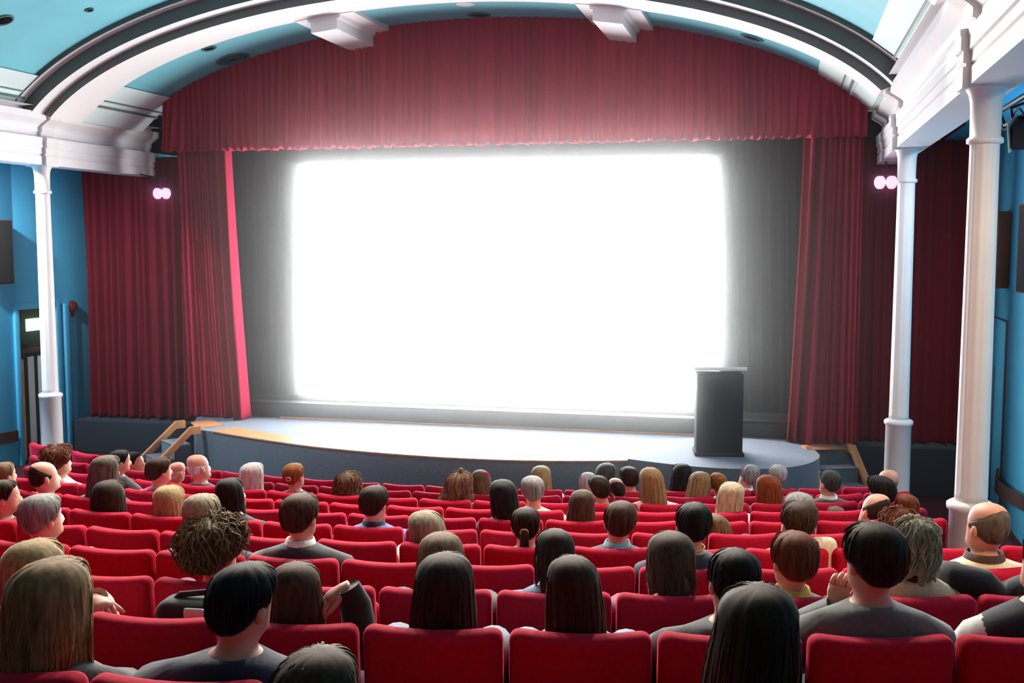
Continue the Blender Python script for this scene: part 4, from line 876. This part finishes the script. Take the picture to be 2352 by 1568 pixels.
# style: thickness, end of the hair (rel. crown) at the back, side limit, curl amplitude, hang
STYLE = {'short': dict(th=.014, back=-.20, wave=.0), 'bald': dict(th=.006, back=-.205, bald=1), 'bald0': dict(th=.003, back=-.21, bald=2), 'bob': dict(th=.022, hang=-.235, flare=.10, wave=.002),
         'long': dict(th=.020, hang=-.42, flare=.12, wave=.004), 'wavy': dict(th=.030, hang=-.50, flare=.30, wave=.026), 'frizzy': dict(th=.034, hang=-.27, flare=.42, wave=.012, curl=.010), 'gather': dict(th=.020, hang=-.225, flare=-.06, wave=.003),
         'curly': dict(th=.05, back=-.24, curl=.018), 'curly0': dict(th=.028, back=-.20, curl=.010), 'bobcurly': dict(th=.030, hang=-.225, flare=.02, wave=.006, curl=.008), 'pony': dict(th=.010, back=-.205)}
def hair_mesh(fig, style, width, seed, near, sides=1.0):
    st = STYLE[style]; hs = fig.hs; rg = np.random.default_rng(seed)
    th0 = st['th']
    if width and style not in ('bald', 'bald0', 'pony'): th0 = min(max((width - .156 * hs) / 2, .010), {'curly': .075, 'curly0': .05, 'frizzy': .030, 'short': .024, 'wavy': .028}.get(style, .022))
    flare = st.get('flare', 0)
    if width and style in ('long', 'wavy', 'frizzy', 'bob', 'bobcurly', 'gather'): flare = min(max(width / 2 / (.0775 * hs + th0) - 1, .0), .6) + (.22 if style in ('long', 'wavy') else 0)
    C = np.array([0, -.002, -.100]) * hs; C[2] += fig.SH
    ax, ay, up, dn = .0775 * hs, .100 * hs, .100 * hs, .125 * hs
    hang = st.get('hang'); curl = st.get('curl', 0); wave = st.get('wave', 0); bald = st.get('bald', 0)
    phs = rg.uniform(0, 6.28, 8); frq = rg.integers(5, 23, 8)
    def lim(phi):
        """where the hair ends over the azimuth: front hairline, temple, ear, nape (polar angle from the crown)"""
        a = np.abs(phi)
        if bald: return np.interp(a, [0, .8, 1.25, 1.5, 1.75, 1.95], [2.25, 2.2, 2.0, 1.78, 1.80, 1.66])
        return np.interp(a, [0, .8, 1.2, 1.5, 1.8, 2.0, 2.3, 3.15], [2.30, 2.25, 2.02, 1.74, 1.78, 1.45, 1.0, .80])
    def start(phi):
        if bald: return np.interp(np.abs(phi), [0, .7, 1.2, 1.95], [.62, .80, 1.12, 1.5] if bald == 1 else [1.5, 1.5, 1.45, 1.5])
        return np.full_like(phi, .02)
    def surf(phi, t, off):
        """outer hair surface; phi azimuth from the back, t from crown 0 to tip 1"""
        phi = np.asarray(phi, float); t = np.asarray(t, float)
        a = np.abs(phi); hangs = (a < 2.05) if hang else np.zeros_like(a, bool)
        a_end = lim(phi); a0 = start(phi)
        tt = np.where(hangs, np.clip(t / .5, 0, 1), t)
        al = a0 + (np.where(hangs, 1.62, a_end) - a0) * tt
        u = np.where(hangs, np.clip((t - .5) / .5, 0, 1), 0)
        edge = np.clip((1 - t) / .18, 0, 1) ** .5 if not hang else np.where(hangs, 1, np.clip((1 - t) / .25, 0, 1) ** .5)
        thick = th0 * (.55 + .45 * np.sin(np.clip(al, 0, 1.57))) * (.35 + .65 * edge) * (1 + .0 * u)
        if bald: thick = th0 * np.clip(np.minimum(t, 1 - t) * 4, .2, 1)
        rid = sum(np.sin(f * phi + p) for f, p in zip(frq, phs)) / 8
        thick = thick + (.0008 if bald else .0035 + .10 * th0) * rid * np.clip(al, 0, 1)
        if curl: thick = thick + curl * (np.sin(9 * phi + 7 * al * 2 + phs[0]) * np.sin(11 * al + phs[1] + 2 * phi) + .6 * np.sin(17 * phi + phs[2]) * np.sin(19 * al + phs[3])) * .55
        if wave: thick = thick + wave * np.sin(u * 9 + phs[4] + 2 * phi) * u
        thick = thick + off
        squeeze = 1 - (.28 if hang and hang < -.3 else .10) * u ** 1.1
        ph = phi * np.where(hangs, squeeze, 1)
        fl = 1 + flare * u ** .7
        sa, ca = np.sin(al), np.cos(al); sa = np.where(ca > 0, np.abs(sa) ** np.clip(.34 + .95 * (ca - .55), .15, .75), sa)
        x = np.sin(ph) * sa * (ax + thick) * fl
        y = -np.cos(ph) * sa * (ay + thick) * np.where(ph ** 2 < 2.5, 1 + .12 * u, 1)
        z = ca * np.where(ca > 0, up + thick * .9, dn + thick * .2)
        if hang:
            zt = (hang + .100) * hs - .02 * np.sin(7 * phi + phs[5]) - (.0 if hang < -.3 else .02 * np.clip(1.2 - a, 0, 1))
            z = np.where(hangs, z * (1 - u) + (z + (zt - z) * u) * u if False else z + (zt - z) * u, z)
        return np.stack([x, y, z], -1) + C
    nphi, nt = (60, 18) if bald else (44, 18) if near else (32, 14)
    pmax = 1.95 if bald else 3.14159
    phi = np.linspace(-pmax, pmax, nphi) if bald else np.linspace(-pmax, pmax, nphi + 1)[:-1]
    n = len(phi); T = np.linspace(0, 1, nt)
    G = np.stack([surf(phi, np.full(n, t), 0.0) for t in T])
    inn = surf(phi, np.full(n, .97), -th0 * .9 - .004)
    inn2 = surf(phi, np.full(n, .55), -th0 - .006)
    mb = MB(); R = np.concatenate([G, inn[None], inn2[None]])
    V, F = rings_mesh(R, not bald, False, not bald)
    mb.add(fig.shift(fig.head_rot(V)), F)
    # separate locks lying on and flying off the surface
    ns = (230 if near else 110) if not bald else 40
    if bald == 2: ns = 0
    m = 15 if curl else 9 if hang else 6
    for q in range(ns):
        p0 = rg.uniform(-pmax * .98, pmax * .98)
        t0 = rg.uniform(0, .45); t1 = rg.uniform(.9, 1.0) if not hang else rg.uniform(.86, 1.03)
        t = np.linspace(t0, t1, m); fly = rg.uniform() < .22
        off = np.linspace(-.004, rg.uniform(.0, .010) if fly else rg.uniform(-.002, .004), m)
        pp = p0 + rg.normal(0, .05) * np.linspace(0, 1, m) + (wave * 4 + .02) * np.sin(np.linspace(0, rg.uniform(4, 9), m) + rg.uniform(0, 6))
        if curl:
            off = off + rg.uniform(.2, 1.1) * curl * (1 + np.sin(np.linspace(0, rg.uniform(7, 14), m) + rg.uniform(0, 6))); pp = pp + .10 * np.sin(np.linspace(0, 10, m) + rg.uniform(0, 6))
        P = surf(np.clip(pp, -pmax, pmax), t, off)
        w = rg.uniform(.0018, .0042) * (1.35 if curl else 1)
        V, F = tube(P, w * np.sin(np.linspace(.5, 3.0, m)), 3, False)
        mb.add(fig.shift(fig.head_rot(V)), F)
    if style in ('pony', 'gather'):
        base = np.array([0, -.108 * hs, fig.SH - .115 * hs]); ln = .26
        if style == 'gather': base = np.array([.02, -.10 * hs, fig.SH - .15 * hs]); ln = .10
        for q in range(26 if near else 14):
            r = rg.uniform(0, .022); a = rg.uniform(0, 6.28); o = np.array([r * math.cos(a), r * math.sin(a) * .7, 0])
            P = [base + o * .5 + (0, .012, .01), base + o + (0, -.012, 0), base + o * 1.3 + (0, -.018, -ln * .4), base + o * 1.2 + (0, -.008, -ln * .75), base + o * .4 + (rg.normal(0, .006), -.004, -ln * rg.uniform(.9, 1.05))]
            V, F = tube(P, [.007, .009, .010, .008, .002], 5, False); mb.add(fig.shift(fig.head_rot(V)), F)
    return mb

COLLARS = {'white_collar': ('white', 0), 'grey_turned': ('white', 0), 'suit_tall': ('white', 0), 'dark_suit_center': ('bluecollar', 0), 'blue_collar': ('navy', 0), 'yellow_collar': ('yellow', 0), 'cream_sweater': ('brownband', 1), 'grey_blond': ('brownband', 0)}
PROTO = Fig(.80, 1.0, 0, 0, 1.0, {})
for (i, k, lean, crown, width, yaw, style, hcol, ccol, bw, label, short, key) in PEOPLE:
    th = seat_angle(i, k); SH = BACK_H - .45 + crown
    hip = .45 * lean if abs(lean) > .12 else 0.0
    sw = {'curly': .24, 'frizzy': .26, 'wavy': .21, 'bald': .172, 'bald0': .165, 'pony': .185}.get(style, .192)
    hs = min(1.10, max(.93, (width / sw) ** .5)) if key != 'child' else .8
    arms = {}
    if key == 'raised_hand': arms = {1: [(.20, .0, .38), (.215, .03, .41), (.205, .04, .48), (.180, .03, .55)], 'curl': .55, 'hand': {1: ((-.82, -.15, -.50), (-.4, -.3, .8))}}
    if key == 'grey_sweater': arms = {-1: [(.20, .12, .33), (.20, .25, .30), (.15, .20, .40), (.080, .130, .475)], 'curl': .7, 'hand': {-1: ((.10, -.08, 1), (-.5, -.8, 0))}}
    if key == 'edge_black': arms = {-1: [(.28, .02, .47), (.40, .03, .50), (.40, .14, .48), (.30, .22, .46)], 'curl': .6}
    if key == 'blond_back': arms = {1: [(.20, .04, .36), (.205, .08, .37), (.20, .06, .43), (.215, .02, .465)], 'curl': 1.1, 'hand': {1: ((.75, -.55, -.15), (.1, -.2, .9))}}
    fig = Fig(SH, hs, lean - hip, yaw, bw, arms)
    seed = (i * 131 + (k + 20) * 17) % 9973
    px, py = polar(row_r(i) - .22, th); px += hip * math.cos(th); py += hip * math.sin(th)
    root = empty('person', (px, py, row_floor(i) + .45), th, label, 'person', 'audience in the raked rows')
    near = i >= 6
    build(fig.person_mesh(), 'body', ['skin', 'eye'], root)
    build(fig.garment(), 'jacket' if ccol in ('greyjacket', 'charcoal', 'brownjacket', 'black', 'navy', 'suitblue', 'khaki') else 'sweater' if ccol in ('cream', 'greysweater', 'maroon', 'darkred') else 'shirt', 'cloth_' + ccol, root)
    build(fig.trousers(), 'trousers', 'cloth_trousers', root)
    if style != 'bald0' or True:
        build(hair_mesh(fig, style, width, seed, near), 'hair', 'hair_' + hcol, root)
    if key == 'edge_white_sleeve':
        mb = MB(); tor = fig.torso(.026, 1); tor[-1] = ellipse(fig.zn - .002, .084, .080, -.008); V, F = rings_mesh(tor, False, False); mb.add(fig.shift(V), F); build(mb, 'vest', 'cloth_black', root)['label'] = 'dark vest'
    if key in COLLARS:
        cc, wide = COLLARS[key]
        build(fig.collar(.022 if not wide else .02, .074 if not wide else .092), 'collar', 'cloth_' + cc, root)['label'] = {'white': 'white collar', 'bluecollar': 'pale blue collar', 'navy': 'dark collar', 'yellow': 'yellow collar', 'brownband': 'dark brown neckband'}[cc]
    if key == 'necklace':
        mb = MB(); R = [(.066 * math.cos(a), -.006 + .066 * math.sin(a), fig.zn + .02 + .006 * math.sin(a)) for a in np.arange(25) * 2 * math.pi / 24]
        V, F = tube(R, .004, 6); mb.add(fig.shift(V), F); build(mb, 'necklace', 'cloth_gold', root)
    if key == 'pink_flower':
        mb = MB()
        for a in np.arange(6) * math.pi / 3: mb.add(*sphere((.062 + .02 * math.cos(a), -.05, fig.SH - .03 + .02 * math.sin(a)), (.018, .012, .018), 8, 5))
        V = [fig.shift(v) for v in mb.v]; mb.v = V; build(mb, 'hair_flower', 'cloth_pink', root)
    if key == 'curly_bow':
        mb = MB(); V, F = sphere((.0, -.01, fig.SH + .035), (.028, .024, .03), 10, 6); mb.add(fig.shift(V), F); build(mb, 'topknot', 'hair_' + hcol, root)
    if key in ('ponytail', 'ginger_short_left'):
        mb = MB(); V, F = tube([(.022 * math.cos(a), -.124 * fig.hs, fig.SH - .118 * fig.hs + .016 * math.sin(a)) for a in np.arange(13) * math.pi / 6], .006, 6); mb.add(fig.shift(V), F); build(mb, 'hair_tie', 'cloth_beige', root)
    if key == 'cream_bag':
        mb = MB(); mb.add(*rbox(.16, .10, .26, .045, (.20 * bw, -.10, .40), 3)); build(mb, 'shoulder_bag', 'cloth_cream', root)

# ---------------------------------------------------------------- things left on seats
def on_seat(i, k, dx, dy, dz): 
    th = seat_angle(i, k); x, y = polar(row_r(i) - dy, th); return (x + dx * math.cos(th), y + dx * math.sin(th), row_floor(i) + dz), th
(p, th) = on_seat(10, 4, .10, .30, .45)
t = empty('handbag', p, th, 'black handbag with pale buckle on the seat beside the wavy blond hair at left', 'bag')
mb = MB(); mb.add(*rbox(.36, .16, .47, .05, (0, 0, .235), 3, (2, 0, 2))); build(mb, 'bag_body', 'cloth_black', t)
mb = MB(); mb.add(*tube([(-.12, 0, .46), (-.10, 0, .48), (0, .01, .49), (.10, 0, .48), (.12, 0, .46)], .012, 8)); build(mb, 'handle', 'cloth_black', t)
mb = MB(); mb.add(*box(-.05, .03, -.095, -.075, .42, .46)); build(mb, 'buckle', 'pale_panel', t)

# ---------------------------------------------------------------- added volume standing in for lens bloom
if BLOOM > 0:
    mb = MB(); mb.add(*box(XL + .05, XR - .05, 12.3, YF - .25, -3.5, 3.45, .01))
    hz_ = build(mb, 'bloom', 'black_paint', smooth=False); hz_['kind'] = 'stuff'; hz_['label'] = 'added scattering volume imitating lens bloom around the bright screen'; hz_['category'] = 'bloom'
    m = bpy.data.materials.new('bloom'); m.use_nodes = True; nt = m.node_tree; nt.nodes.clear()
    out = nt.nodes.new('ShaderNodeOutputMaterial'); vs = nt.nodes.new('ShaderNodeVolumeScatter')
    vs.inputs['Color'].default_value = (.95, 1, 1, 1); vs.inputs['Density'].default_value = BLOOM; vs.inputs['Anisotropy'].default_value = .955
    v2 = nt.nodes.new('ShaderNodeVolumeScatter'); v2.inputs['Color'].default_value = (.95, 1, 1, 1); v2.inputs['Density'].default_value = BLOOM * .11; v2.inputs['Anisotropy'].default_value = .75
    ad = nt.nodes.new('ShaderNodeAddShader'); nt.links.new(vs.outputs[0], ad.inputs[0]); nt.links.new(v2.outputs[0], ad.inputs[1])
    nt.links.new(ad.outputs[0], out.inputs['Volume']); hz_.data.materials.clear(); hz_.data.materials.append(m)

# lift everything so that the front floor lies at height zero
for o in scene.objects:
    if o.parent is None and o.type in ('MESH', 'EMPTY'): o.location.z += Z0
